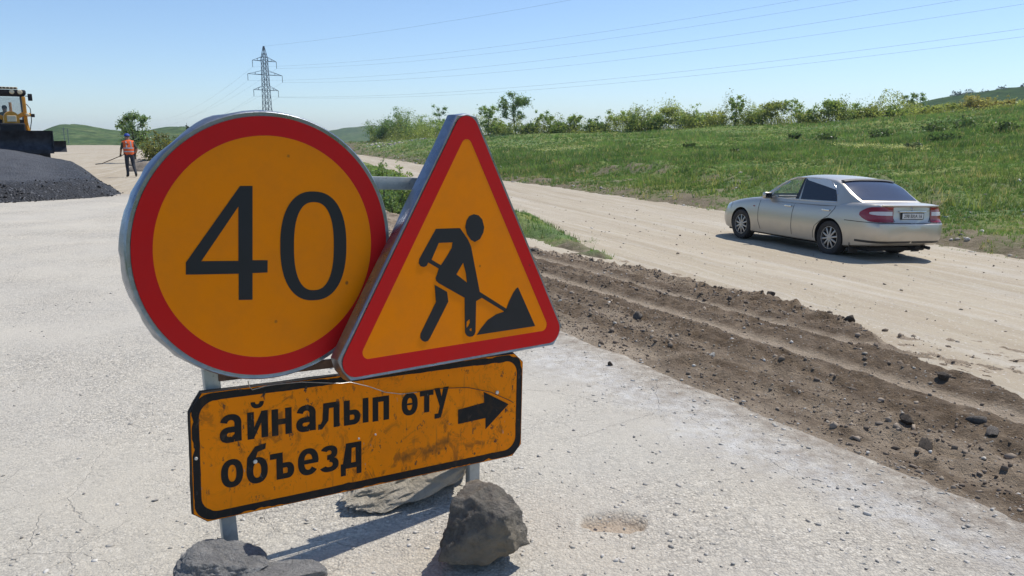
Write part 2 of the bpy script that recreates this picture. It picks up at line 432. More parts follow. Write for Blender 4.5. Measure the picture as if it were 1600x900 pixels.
def mat_dirt_road(name, streak=True):
    m = NT(name); p = m.pos()
    rot = m.new('ShaderNodeMapping', vector_type='POINT'); m.put(rot.inputs[0], p); rot.inputs[2].default_value = (0, 0, R(-28 - 90 + 12))
    rv = rot.outputs[0]                                                # x along the road
    lane = m.noise(1.0, 6, 0.6, m.mapv(rv, (0.07, 1.1, 1)), 0.6)
    lane2 = m.noise(1.0, 5, 0.65, m.mapv(rv, (0.16, 3.4, 1), (4, 7, 0)), 0.4)
    n = m.noise(2.2, 6, 0.65, p); n2 = m.noise(45, 5, 0.7, p)
    c = m.ramp(lane, [(0.30, (0.345, 0.29, 0.208)), (0.5, (0.41, 0.352, 0.26)), (0.68, (0.46, 0.405, 0.315))])
    c = m.mix(m.ramp(lane2, [(0.50, 0.0), (0.72, 0.7)]), c, (0.51, 0.475, 0.41))
    c = m.mix(m.ramp(lane2, [(0.28, 0.5), (0.48, 0.0)]), c, (0.33, 0.268, 0.20))
    c = m.mix(m.ramp(n, [(0.35, 0.35), (0.6, 0.0)]), c, (0.36, 0.295, 0.225))
    c = m.mix(m.ramp(n2, [(0.3, 0.3), (0.5, 0.0)]), c, (0.28, 0.225, 0.17))
    st = m.vor(60, p, out='Color'); sm = m.ramp(m.sep(st, 0), [(0.93, 0.0), (0.95, 0.8)])
    c = m.mix(sm, c, m.ramp(m.sep(st, 1), [(0, (0.22, 0.19, 0.16)), (1, (0.62, 0.58, 0.51))]))
    h = m.math('ADD', n2, m.math('MULTIPLY', lane2, 0.6))
    m.set(Base_Color=c, Roughness=0.95, Normal=m.bump(h, 0.5, 0.02))
    m.b.inputs['Specular IOR Level'].default_value = 0.15
    return m.mat
def mat_field():
    m = NT('meadow'); p = m.pos()
    n = m.noise(0.9, 6, 0.65, p); n1 = m.noise(0.11, 4, 0.55, p); n2 = m.noise(7, 5, 0.7, p); n3 = m.noise(0.33, 4, 0.6, m.mapv(p, (1, 1, 1), (9, 2, 4)))
    g = m.ramp(n, [(0.25, (0.075, 0.115, 0.03)), (0.45, (0.13, 0.195, 0.048)), (0.62, (0.195, 0.26, 0.07)), (0.8, (0.27, 0.285, 0.11))])
    g = m.mix(m.ramp(n1, [(0.38, 0.0), (0.58, 0.75)]), g, (0.135, 0.20, 0.085))
    g = m.mix(m.ramp(n3, [(0.46, 0.0), (0.62, 0.75)]), g, (0.25, 0.265, 0.075))
    g = m.mix(m.ramp(n2, [(0.3, 0.5), (0.55, 0.0)]), g, (0.055, 0.085, 0.025))
    s = m.ramp(m.math('ADD', m.math('MULTIPLY', n2, 0.6), m.math('MULTIPLY', n, 0.4)), [(0.28, (0.085, 0.066, 0.045)), (0.5, (0.19, 0.155, 0.105)), (0.7, (0.31, 0.26, 0.19))])
    sf = m.math('ADD', m.attr('soil'), m.math('MULTIPLY', m.math('SUBTRACT', n2, 0.5), 0.8), clamp=True)
    c = m.mix(sf, g, s)
    m.set(Base_Color=c, Roughness=0.95, Normal=m.bump(m.noise(11, 5, 0.75, p), 0.8, 0.08))
    m.b.inputs['Specular IOR Level'].default_value = 0.1
    return m.mat
M_ASPH = mat_asphalt(); M_SHOULD = mat_shoulder(); M_DIRT = mat_dirt_road('dusty_track'); M_FIELD = mat_field()
def mat_far(name, cols, scale):
    m = NT(name); p = m.pos()
    n = m.noise(scale, 6, 0.65, p); n2 = m.noise(scale * 5, 5, 0.7, p)
    c = m.ramp(n, [(0.3, cols[0]), (0.5, cols[1]), (0.7, cols[2])])
    c = m.mix(m.ramp(n2, [(0.38, 0.85), (0.56, 0.0)]), c, cols[3]); c = m.mix(m.ramp(m.noise(scale * 17, 4, 0.7, p), [(0.36, 0.6), (0.5, 0.0)]), c, tuple(x * 0.7 for x in cols[3]))
    m.set(Base_Color=c, Roughness=1.0); m.b.inputs['Specular IOR Level'].default_value = 0.0
    return m.mat
M_GROUND = mat_far('far_grassland', [(0.07, 0.11, 0.04), (0.10, 0.14, 0.05), (0.15, 0.17, 0.07), (0.05, 0.08, 0.03)], 0.02)

# ------------------------------------------------------------------ the setting
# ground: one sheet out to the horizon, lying a little below the roads
g = MB()
rr = [0, 15, 40, 90, 200, 500, 1200, 2500, 4000]; n = 64; V = [(0, 0, -2.0)]; Fs = []
for r_ in rr[1:]:
    zz = -2.0 if r_ < 60 else (-0.9 if r_ < 300 else -1.2)
    for k in range(n): V.append((r_ * math.cos(2 * math.pi * k / n), r_ * math.sin(2 * math.pi * k / n), zz))
for k in range(n): Fs.append((0, 1 + k, 1 + (k + 1) % n))
for j in range(len(rr) - 2):
    for k in range(n): Fs.append((1 + j * n + k, 1 + j * n + (k + 1) % n, 1 + (j + 1) * n + (k + 1) % n, 1 + (j + 1) * n + k))
tag(g.add(V, Fs).build('ground', M_GROUND), kind='structure')

# asphalt
X, Y = polar_grid(-80, 62, 520, 0.9, 32, 400); u, v = to_uv(X, Y)
endl = 19.6 + 0.5 * fbm(v * 0.7, u * 0, 3, 81) + 0.15 * fbm(v * 4, u * 0, 3, 82)
Z = 0.010 * fbm(X * 0.6, Y * 0.6, 3, 83) + 0.003 * fbm(X * 9, Y * 9, 3, 84) - 0.22 * np.maximum(0, v - 0.05)
hx, hy = (X - 0.39) / 0.135, (Y - 2.83) / 0.088
hd = np.sqrt(hx ** 2 + hy ** 2) + 0.35 * fbm(X * 9, Y * 9, 3, 85)
hole = ss(0.98, 0.84, hd); Z = Z - 0.036 * hole + 0.006 * hole * fbm(X * 30, Y * 30, 2, 86)
pit = ss(0.55, 0.75, fbm(X * 3.1, Y * 3.1, 3, 87)); Z = Z - 0.006 * pit
keep = (u < endl) & (v < 0.9) & (v > -14.2)
Z = np.where(u > endl - 0.12, Z - 0.35 * (u - endl + 0.12), Z)
sl = ss(-0.75, 0.15, v + 0.35 * fbm(u * 0.8, v * 0.8, 4, 62))
rim = np.exp(-((v + 0.28 + 0.3 * fbm(u * 0.9, v * 0.9, 4, 62)) / 0.16) ** 2)
sheet('asphalt_road', X, Y, Z, M_ASPH, keep, dict(soil=sl * 0.9 + 0.5 * ss(16.5, 19.5, u), rim=rim, hole=hole))

# tan road bed where the old asphalt has been taken up
X, Y = polar_grid(-62, 10, 260, 16, 260, 200); u, v = to_uv(X, Y)
Z = -0.035 + 0.03 * fbm(X * 0.5, Y * 0.5, 4, 91) - 0.05 * np.maximum(0, v - 0.8) + 0.02 * fbm(X * 3, Y * 3, 3, 92)
keep = (u > 18.6) & (v > -15) & (v < 3.0) & (u < 240)
sheet('stripped_road_bed', X, Y, Z, mat_dirt_road('stripped_road'), keep)

# soil shoulder with tyre ruts
X, Y = polar_grid(-32, 64, 640, 2.3, 34, 470); u, v = to_uv(X, Y)
Z, pale, edge = shoulder_z(u, v, X, Y)
keep = (v > -0.55) & (v < 3.5) & (u > -9) & (u < 30) & (edge > -0.45)
sheet('dirt_shoulder', X, Y, Z, M_SHOULD, keep, dict(pale=pale))

# detour road
X, Y = polar_grid(-24, 70, 380, 2.6, 190, 300); u, v = to_uv(X, Y)
Z = road_z(u, v) + 0.018 * fbm(X * 1.1, Y * 1.1, 4, 101) + 0.006 * fbm(X * 7, Y * 7, 3, 102)
lane = np.interp(u, [0, 30, 90, 200], [0, 4.2, 17.0, 40])
vv = v - lane
for vc in (4.6, 6.2, 8.0, 9.7): Z = Z - 0.022 * np.exp(-((vv - vc - 0.3 * fbm(u * 0.1, u * 0, 2, 103)) / 0.25) ** 2)
Z = Z - 0.08 * np.clip(v - 14, 0, 6) * 0
keep = (v > 1.0) & (v < v_far(u) + 1.8) & (u > -14) & ((v > v_near(u) - 1.5) | (u < 9))
sheet('detour_road', X, Y, Z, M_DIRT, keep)

# grass island between the two roads
X, Y = polar_grid(-22, 16, 300, 11, 110, 260); u, v = to_uv(X, Y)
di = np.minimum(v - 2.95, (v_near(u) - v) * 0.9) + 0.5 * fbm(X * 0.7, Y * 0.7, 4, 111) + 0.15 * fbm(X * 3, Y * 3, 3, 112)
Z = ground_fall(v) - 0.26 + 0.50 * ss(-0.5, 1.4, di) + 0.06 * fbm(X * 1.6, Y * 1.6, 4, 113) * ss(-0.3, 0.6, di)
isoil = np.clip(ss(0.75, 0.1, di) + 0.7 * ss(0.2, 0.45, fbm(X * 0.9, Y * 0.9, 4, 114)), 0, 1)
keep = (di > -0.5) & (u > 4) & (u < 95)
sheet('grass_island', X, Y, Z, M_FIELD, keep, dict(soil=isoil))
def island_z(X, Y):
    X = np.asarray(X, float); Y = np.asarray(Y, float); u, v = to_uv(X, Y)
    di = np.minimum(v - 2.95, (v_near(u) - v) * 0.9) + 0.5 * fbm(X * 0.7, Y * 0.7, 4, 111) + 0.15 * fbm(X * 3, Y * 3, 3, 112)
    return ground_fall(v) - 0.26 + 0.50 * ss(-0.5, 1.4, di) + 0.06 * fbm(X * 1.6, Y * 1.6, 4, 113) * ss(-0.3, 0.6, di), di

# meadow slope beyond the detour
X, Y = polar_grid(-19, 72, 560, 8.5, 230, 360); u, v = to_uv(X, Y)
d = v - v_far(u)
sheet('meadow', X, Y, field_z(X, Y), M_FIELD, (d > -1.0), dict(soil=soil_mask(X, Y)))

# far hills
def hill(name, prof, dist, depth, mat, zb=-2.0, seed=0, amp=0.09):
    """prof: (pixel-free bearing slope X/Y, crest elevation slope) pairs; a rounded ridge at a real distance"""
    a = np.linspace(prof[0][0], prof[-1][0], 120); e = np.interp(a, [q[0] for q in prof], [q[1] for q in prof])
    k = np.ones(9) / 9; e = np.convolve(np.pad(e, 4, mode='edge'), k, 'valid')
    T = np.linspace(-1, 1, 41); AA, TT = np.meshgrid(a, T); H = np.maximum(e * dist + 1.5, 0.1)[None, :]
    Yv = dist + TT * depth; Zv = zb + (H - zb) * np.cos(TT * math.pi / 2) ** 1.4
    Xv = AA * Yv; nz = fbm(Xv / depth * 4, Yv / depth * 4, 5, 120 + seed); Zv = Zv + nz * amp * dist * 0.1 * np.cos(TT * math.pi / 2)
    return sheet(name, Xv, Yv, Zv, mat)
M_HILL = mat_far('far_hill_grass', [(0.055, 0.095, 0.036), (0.095, 0.145, 0.055), (0.16, 0.19, 0.08), (0.03, 0.055, 0.025)], 0.03)
M_HILL2 = mat_far('wooded_hill', [(0.035, 0.065, 0.025), (0.055, 0.095, 0.03), (0.085, 0.13, 0.04), (0.025, 0.045, 0.02)], 0.03)
def pa(x): return (x - 800) / 1200 * 0.982
def pe(y): return (218 - y) / 1200 * 0.964
hill('grass_hill', [(pa(x), pe(y)) for x, y in ((-60, 230), (20, 221), (60, 210), (85, 198), (112, 195), (160, 201), (200, 207), (240, 208), (262, 200), (290, 199), (330, 208), (420, 226), (470, 232))], 650, 260, M_HILL, seed=1)
hill('blue_hill', [(pa(x), pe(y)) for x, y in ((350, 236), (440, 222), (500, 210), (540, 204), (580, 201), (620, 200), (680, 205), (760, 214), (860, 226))], 1500, 500, M_HILL, seed=2)
hill('wooded_hill', [(pa(x), pe(y)) for x, y in ((1180, 232), (1300, 200), (1380, 180), (1440, 164), (1480, 157), (1530, 147), (1600, 134), (1700, 110), (1850, 90), (2000, 120))], 620, 260, M_HILL2, seed=3)
# ------------------------------------------------------------------ sign materials
def mat_film(name, c, dirt=0.35, scr=0.0, spec=0.4, rough=0.42, rust=0.0):
    m = NT(name); p = m.co()
    n = m.noise(7, 6, 0.65, p); n2 = m.noise(60, 4, 0.7, p)
    col = m.mix(m.ramp(n, [(0.42, 0.0), (0.78, dirt)]), c, tuple(x * 0.62 + 0.02 for x in c))
    # honeycomb of the reflective sheeting, barely visible
    hx = m.vor(330, p, 'DISTANCE_TO_EDGE'); col = m.mix(m.ramp(hx, [(0.0, 0.10), (0.12, 0.0)]), col, tuple(x * 0.6 for x in c))
    sp = m.vor(26, p, out='Color'); spd = m.vor(26, p)
    col = m.mix(m.math('MULTIPLY', m.ramp(m.sep(sp, 0), [(0.988, 0.0), (0.992, 0.7)]), m.ramp(m.math('ADD', spd, m.math('MULTIPLY', n2, 0.25)), [(0.22, 1.0), (0.34, 0.0)])), col, (0.055, 0.04, 0.025))
    if rust:
        r = m.noise(13, 7, 0.72, m.mapv(p, (1, 0.75, 1), (3, 1, 0)), 1.2); rl = m.noise(2.4, 3, 0.5, p)
        rr_ = m.math('MULTIPLY', m.ramp(r, [(0.52, 0.0), (0.62, 1.0)]), m.ramp(rl, [(0.36, 0.1), (0.56, 1.0)]))
        col = m.mix(m.math('MULTIPLY', rr_, 0.75 * rust), col, (0.10, 0.052, 0.018))
        st = m.noise(1.0, 6, 0.6, m.mapv(p, (46, 5, 1), (0, 7, 0)), 0.4)
        col = m.mix(m.ramp(st, [(0.60, 0.0), (0.72, 0.45 * rust)]), col, (0.16, 0.085, 0.03))
        ch = m.noise(34, 5, 0.75, m.mapv(p, (1, 0.55, 1), (1, 2, 0)))
        col = m.mix(m.math('MULTIPLY', m.ramp(ch, [(0.60, 0.0), (0.64, 1.0)]), m.ramp(rl, [(0.35, 0.35), (0.6, 1.0)])), col, (0.06, 0.045, 0.035))
        wh = m.noise(9, 6, 0.7, m.mapv(p, (2.6, 0.7, 1), (6, 4, 0)))
        col = m.mix(m.ramp(wh, [(0.66, 0.0), (0.70, 0.7)]), col, (0.40, 0.38, 0.36))
        # two dark smears low on the plate
        for cx, cy, sx, sy in ((0.13, -0.135, 15, 22), (0.23, -0.13, 11, 26), (0.30, -0.105, 16, 26)):
            dx = m.math('MULTIPLY', m.math('SUBTRACT', m.sep(p, 0), cx), sx); dy = m.math('MULTIPLY', m.math('SUBTRACT', m.sep(p, 1), cy), sy)
            rad = m.math('SQRT', m.math('ADD', m.math('MULTIPLY', dx, dx), m.math('MULTIPLY', dy, dy)))
            rad = m.math('ADD', rad, m.math('MULTIPLY', m.math('SUBTRACT', m.noise(24, 5, 0.7, p), 0.5), 1.6))
            col = m.mix(m.ramp(rad, [(0.1, 0.72), (0.75, 0.0)]), col, (0.07, 0.05, 0.02))
    m.set(Base_Color=col, Roughness=m.ramp(n, [(0.3, rough - 0.08), (0.7, rough + 0.15)]), Normal=m.bump(n2, 0.04, 0.003))
    m.b.inputs['Specular IOR Level'].default_value = spec
    return m.mat
M_ORANGE = mat_film('orange_reflective_film', (1.0, 0.262, 0.0), 0.32, spec=0.16)
M_RED = mat_film('red_reflective_film', (0.64, 0.011, 0.012), 0.25, spec=0.18)
M_BLACK = mat_film('black_film', (0.028, 0.028, 0.030), 0.3, spec=0.25)
M_PLATE = mat_film('worn_orange_plate', (1.0, 0.268, 0.0), 0.3, rust=0.75, rough=0.55, spec=0.15)
M_PBLACK = mat_film('worn_black_paint', (0.016, 0.015, 0.015), 0.3, rust=0.30, rough=0.55, spec=0.2)
def mat_galv(name, c=(0.33, 0.355, 0.40), metal=0.9, rough=0.30):
    m = NT(name); p = m.co()
    sp = m.vor(45, p, out='Color'); n = m.noise(9, 6, 0.65, p); n2 = m.noise(60, 5, 0.75, p)
    col = m.mix(0.25, c, m.ramp(m.sep(sp, 0), [(0, tuple(x * 0.6 for x in c)), (1, tuple(min(1, x * 1.25) for x in c))]))
    col = m.mix(m.ramp(n, [(0.5, 0.0), (0.75, 0.5)]), col, tuple(x * 0.55 for x in c))
    col = m.mix(m.ramp(n2, [(0.62, 0.0), (0.70, 0.7)]), col, (0.07, 0.065, 0.06))
    m.set(Base_Color=col, Metallic=metal, Roughness=m.ramp(n, [(0.3, rough - 0.1), (0.7, rough + 0.2)]), Normal=m.bump(m.noise(18, 3, 0.5, p), 0.25, 0.01))
    return m.mat
M_GALV = mat_galv('galvanised_steel'); M_POST = mat_galv('painted_grey_post', (0.40, 0.42, 0.41), 0.25, 0.5)
M_RUSTBAR = simple('rusty_brown_bar', (0.13, 0.075, 0.05), 0.75, 0.2, 0.4, 14, 0.3, 70)
M_WIRE = simple('steel_wire', (0.30, 0.29, 0.28), 0.35, 0.9, 0.3, 40)
M_WIRED = simple('dark_wire', (0.05, 0.045, 0.04), 0.5, 0.6, 0.3, 40)

def frame_matrix(c, yaw, lean, roll):
    yaw, lean, roll = R(yaw), R(lean), R(roll)
    e = Vector((math.cos(yaw), math.sin(yaw), 0)); nn = Vector((math.sin(yaw), -math.cos(yaw), 0)); uu = Vector((0, 0, 1))
    u2 = uu * math.cos(lean) + nn * math.sin(lean); n2 = nn * math.cos(lean) - uu * math.sin(lean)
    e2 = e * math.cos(roll) + u2 * math.sin(roll); u3 = u2 * math.cos(roll) - e * math.sin(roll)
    M = Matrix((e2, u3, n2)).transposed().to_4x4(); M.translation = Vector(c); return M
def sign_root(name, M, label, cat):
    o = bpy.data.objects.new(name, None); o.empty_display_size = 0.2; link(o); o.matrix_world = M
    return tag(o, label, cat)
def arc(cx, cy, r, a0, a1, n): return [(cx + r * math.cos(R(a0 + (a1 - a0) * i / n)), cy + r * math.sin(R(a0 + (a1 - a0) * i / n))) for i in range(n + 1)]
def tray(name, poly, depth, mat, parent, lip=0.012, wob=0.0, seed=0):
    """folded sheet-metal sign body: flat front, rolled rim, flange going back, open behind with an inturned edge"""
    n = len(poly); P = np.array(poly); nx = np.roll(P, -1, 0); pv = np.roll(P, 1, 0)
    t = nx - pv; t /= np.linalg.norm(t, axis=1)[:, None]; N = np.stack([t[:, 1], -t[:, 0]], -1)
    s_ = np.linspace(0, 2 * math.pi, n, endpoint=False)
    wb = wob * (fbm(np.cos(s_) * 3 + 5, np.sin(s_) * 3, 3, 200 + seed) + 0.6 * fbm(np.cos(s_) * 9, np.sin(s_) * 9 + 3, 2, 201 + seed))[:, None]
    rings = [(P - N * lip, 0.0), (P - N * lip * 0.45, 0.0015), (P - N * 0.0008, -0.003), (P, -0.009), (P + N * (0.002 + wb * 0.5), -depth * 0.5), (P + N * (0.001 + wb), -depth * 0.97), (P + N * (wb - 0.004), -depth), (P + N * (wb - 0.02), -depth)]
    V = []; Fs = []
    for q, z in rings:
        for x, y in q: V.append((x, y, z))
    for i in range(len(rings) - 1):
        for k in range(n): Fs.append((i * n + k, i * n + (k + 1) % n, (i + 1) * n + (k + 1) % n, (i + 1) * n + k))
    Fs.append(tuple(range(n)))
    b = MB().add(V, Fs)
    V2 = [(x, y, -0.004) for x, y in (P - N * lip)]; b.add(V2, [tuple(range(n - 1, -1, -1))])
    return b.build(name, mat, parent, smooth=40)

# ------------------------------------------------------------------ round 40 sign
DM = frame_matrix((-0.8097, 2.562, 1.1405), 38.25, 0, 0)
ds = sign_root('speed_limit_sign', DM, 'round orange speed limit sign reading 40 with red ring', 'road sign')
circ = arc(0, 0, 0.452, 0, 360, 96)[:-1]
tray('sign_body', circ, 0.045, M_GALV, ds, 0.011, 0.010, 1)
curve_fill('border', [arc(0, 0, 0.4345, 0, 360, 120)[:-1], arc(0, 0, 0.3725, 0, 360, 120)[:-1]], M_RED, ds, 0.0024)
curve_fill('sign_face', [arc(0, 0, 0.3722, 0, 360, 120)[:-1]], M_ORANGE, ds, 0.0020)
four = [(-0.0921, 0.2119), (-0.0514, 0.2105), (-0.0672, -0.0337), (-0.0165, -0.0386), (-0.0191, -0.0797), (-0.07, -0.0765), (-0.0758, -0.166), (-0.1214, -0.1612), (-0.1155, -0.0737), (-0.2809, -0.059), (-0.2779, -0.0204)]
curve_fill('digit', [four, [(-0.1017, 0.1463), (-0.231, -0.0209), (-0.1137, -0.0313)]], M_BLACK, ds, 0.0034)
def sup(cx, cy, a, b, k, sh, n=72):
    o = []
    for i in range(n):
        t = 2 * math.pi * i / n; c, s_ = math.cos(t), math.sin(t)
        x = a * math.copysign(abs(c) ** (2 / k), c); y = b * math.copysign(abs(s_) ** (2 / k), s_)
        o.append((cx + x + sh * y, cy + y - 0.085 * x * 0.9))
    return o
curve_fill('digit', [sup(0.1515, -0.0062, 0.1215, 0.190, 2.35, 0.052), sup(0.1515, -0.0066, 0.0735, 0.154, 2.45, 0.052)], M_BLACK, ds, 0.0034)
for x_, y_ in ((-0.30, 0.02), (0.30, 0.02)): MB().box((x_, y_, -0.035), (0.045, 0.5, 0.02)).build('back_bracket', M_GALV, ds)

# ------------------------------------------------------------------ triangular roadworks sign
TM = frame_matrix((-0.19388, 2.95452, 0.70462), 41.344, -0.834, -2.644)
ts = sign_root('roadworks_sign', TM, 'orange triangular roadworks sign with red border and digging figure', 'road sign')
def rtri(s, r, n=10):
    """equilateral triangle of virtual side s, base centred on x=0,y=yb, rounded by r; returned with base line through its own y0"""
    h = s * math.sqrt(3) / 2; yi = h / 3; ic = [(-s / 2, -yi), (s / 2, -yi), (0, h - yi)]
    o = []
    for (x, y), a0 in zip(ic, (210, 330, 90)):
        L = math.hypot(x, y); k = (L - 2 * r) / L
        o += [(x * k + r * math.cos(R(a0 - 60 + 120 * i / n)), y * k + r * math.sin(R(a0 - 60 + 120 * i / n))) for i in range(n + 1)]
    return o
TC = 0.95 * math.sqrt(3) / 6
def shift(p): return [(x, y + TC) for x, y in p]
def chtri(s, c):
    """outer sheet: triangle with the three tips cut off square"""
    h = s * math.sqrt(3) / 2; yi = h / 3; P = [(-s / 2, -yi), (s / 2, -yi), (0, h - yi)]; o = []
    for i in range(3):
        p = Vector(P[i]); a = Vector(P[i - 1]); d = Vector(P[(i + 1) % 3])
        q0 = p + (a - p).normalized() * c; q1 = p + (d - p).normalized() * c
        m0 = q0.lerp(q1, 0.5) + (p - q0.lerp(q1, 0.5)) * 0.10
        o += [tuple(q0), tuple(m0), tuple(q1)]
        nxt = P[(i + 1) % 3]; q2 = Vector(nxt) + (p - Vector(nxt)).normalized() * c
        for k in range(1, 8): o.append(tuple(q1.lerp(q2, k / 8)))
    return o
tray('sign_body', shift(chtri(1.205, 0.098)), 0.055, M_GALV, ts, 0.010, 0.003, 4)
curve_fill('border', [shift(rtri(1.158, 0.058)), shift(rtri(0.952, 0.026))], M_RED, ts, 0.0024)
curve_fill('sign_face', [shift(rtri(0.9515, 0.026))], M_ORANGE, ts, 0.0020)
head = [(0.04, 0.5113), (0.0633, 0.5066), (0.0824, 0.4903), (0.0935, 0.4593), (0.0893, 0.4375), (0.073, 0.4131), (0.0471, 0.4024), (0.0265, 0.412), (0.0077, 0.4343), (-0.001, 0.4619), (0.0039, 0.4869), (0.0172, 0.5045)]
body = [(-0.1409, 0.4596), (-0.0272, 0.4591), (0.0118, 0.4147), (0.0289, 0.385), (0.0771, 0.2011), (0.2268, 0.1149), (0.2119, 0.1063), (0.0882, 0.1762), (0.059, 0.1653), (0.059, 0.0411), (0.0545, 0.0303), (0.0443, 0.024), (0.0292, 0.0236), (0.0151, 0.0299), (0.0065, 0.0422), (0.0054, 0.0513), (0.0009, 0.184), (-0.1253, 0.2517), (-0.1375, 0.2619), (-0.1402, 0.2727), (-0.1335, 0.2864), (-0.126, 0.3079), (-0.1751, 0.3342), (-0.1817, 0.3227), (-0.1942, 0.3179), (-0.2093, 0.3223), (-0.2177, 0.3339), (-0.2154, 0.3497)]
h1 = [(-0.1273, 0.406), (-0.0619, 0.4054), (-0.0659, 0.3835), (-0.0875, 0.3547), (-0.1158, 0.3201), (-0.1599, 0.3438)]
h2 = [(-0.0092, 0.3237), (-0.0419, 0.2802), (0.0116, 0.2435), (0.0054, 0.2806)]
leg = [(-0.1442, 0.2468), (-0.0854, 0.2148), (-0.0786, 0.1766), (-0.1642, 0.0426), (-0.1736, 0.0329), (-0.1873, 0.0311), (-0.2009, 0.0378), (-0.2086, 0.0495), (-0.2071, 0.0658), (-0.1374, 0.1799)]
heap = [(0.0651, 0.0268), (0.0884, 0.0529), (0.1214, 0.0819), (0.1651, 0.1003), (0.2048, 0.107), (0.2178, 0.1119), (0.2339, 0.1476), (0.2562, 0.1822), (0.2721, 0.1988), (0.2822, 0.2034), (0.3875, 0.0262)]
chip = [(0.013, 0.087), (0.027, 0.096), (0.030, 0.082), (0.022, 0.068), (0.012, 0.062)]; chip2 = [(0.028, 0.055), (0.038, 0.058), (0.040, 0.047), (0.031, 0.046)]
curve_fill('figure_body', [body, h1, h2, chip, chip2], M_BLACK, ts, 0.0034)
curve_fill('figure_head', [head], M_BLACK, ts, 0.0034)
curve_fill('figure_leg', [leg], M_BLACK, ts, 0.0034)
curve_fill('figure_heap', [heap], M_BLACK, ts, 0.0034)

# ------------------------------------------------------------------ detour plate
PM = frame_matrix((-0.5199, 2.8143, 0.4028), 34.17, -2.07, -2.87)
ps = sign_root('detour_plate', PM, 'scuffed orange detour plate with black lettering and right arrow', 'road sign')
hw, hh, ch = 0.681, 0.2295, 0.046
outer = [(-hw, -hh + ch * 0.8), (-hw + ch, -hh), (hw - ch, -hh), (hw, -hh + ch), (hw, hh - ch * 0.9), (hw - ch, hh), (-hw + ch * 0.85, hh), (-hw, hh - ch * 1.4)]
def dens(P, k=10):
    o = []
    for i in range(len(P)):
        a, c_ = Vector(P[i]), Vector(P[(i + 1) % len(P)]); m_ = k if (c_ - a).length > 0.3 else 2
        o += [tuple(a.lerp(c_, j / m_)) for j in range(m_)]
    return o
tray('plate_body', dens(outer), 0.022, M_PBLACK, ps, 0.004, 0.003, 8)
curve_fill('plate_face', [[(x * 0.9955, y * 0.987) for x, y in outer]], M_PLATE, ps, 0.0018)
def rrect(x0, x1, y0, y1, r, n=8):
    return arc(x1 - r, y1 - r, r, 0, 90, n) + arc(x0 + r, y1 - r, r, 90, 180, n) + arc(x0 + r, y0 + r, r, 180, 270, n) + arc(x1 - r, y0 + r, r, 270, 360, n)
def rag(P, amp, sd, sub=6):
    Q = []
    for i in range(len(P)):
        a, c_ = Vector(P[i]), Vector(P[(i + 1) % len(P)]); k = max(1, int((c_ - a).length / 0.012))
        for j in range(k): Q.append(a.lerp(c_, j / k))
    A = np.array([tuple(q) for q in Q]); t = np.roll(A, -1, 0) - np.roll(A, 1, 0); t /= np.linalg.norm(t, axis=1)[:, None] + 1e-9
    nz = fbm(A[:, 0] * 22 + sd, A[:, 1] * 22, 3, sd)
    A = A + np.stack([t[:, 1], -t[:, 0]], -1) * (amp * np.where(nz < -0.25, (nz + 0.25) * 6, 0.15 * nz))[:, None]
    return [tuple(q) for q in A]
bo = rag(rrect(-0.6755, 0.6755, -0.2245, 0.2245, 0.068), 0.0035, 301)
bi = rag(rrect(-0.652, 0.648, -0.196, 0.199, 0.058), 0.0016, 302)
curve_fill('border', [bo, bi], M_PBLACK, ps, 0.0030)
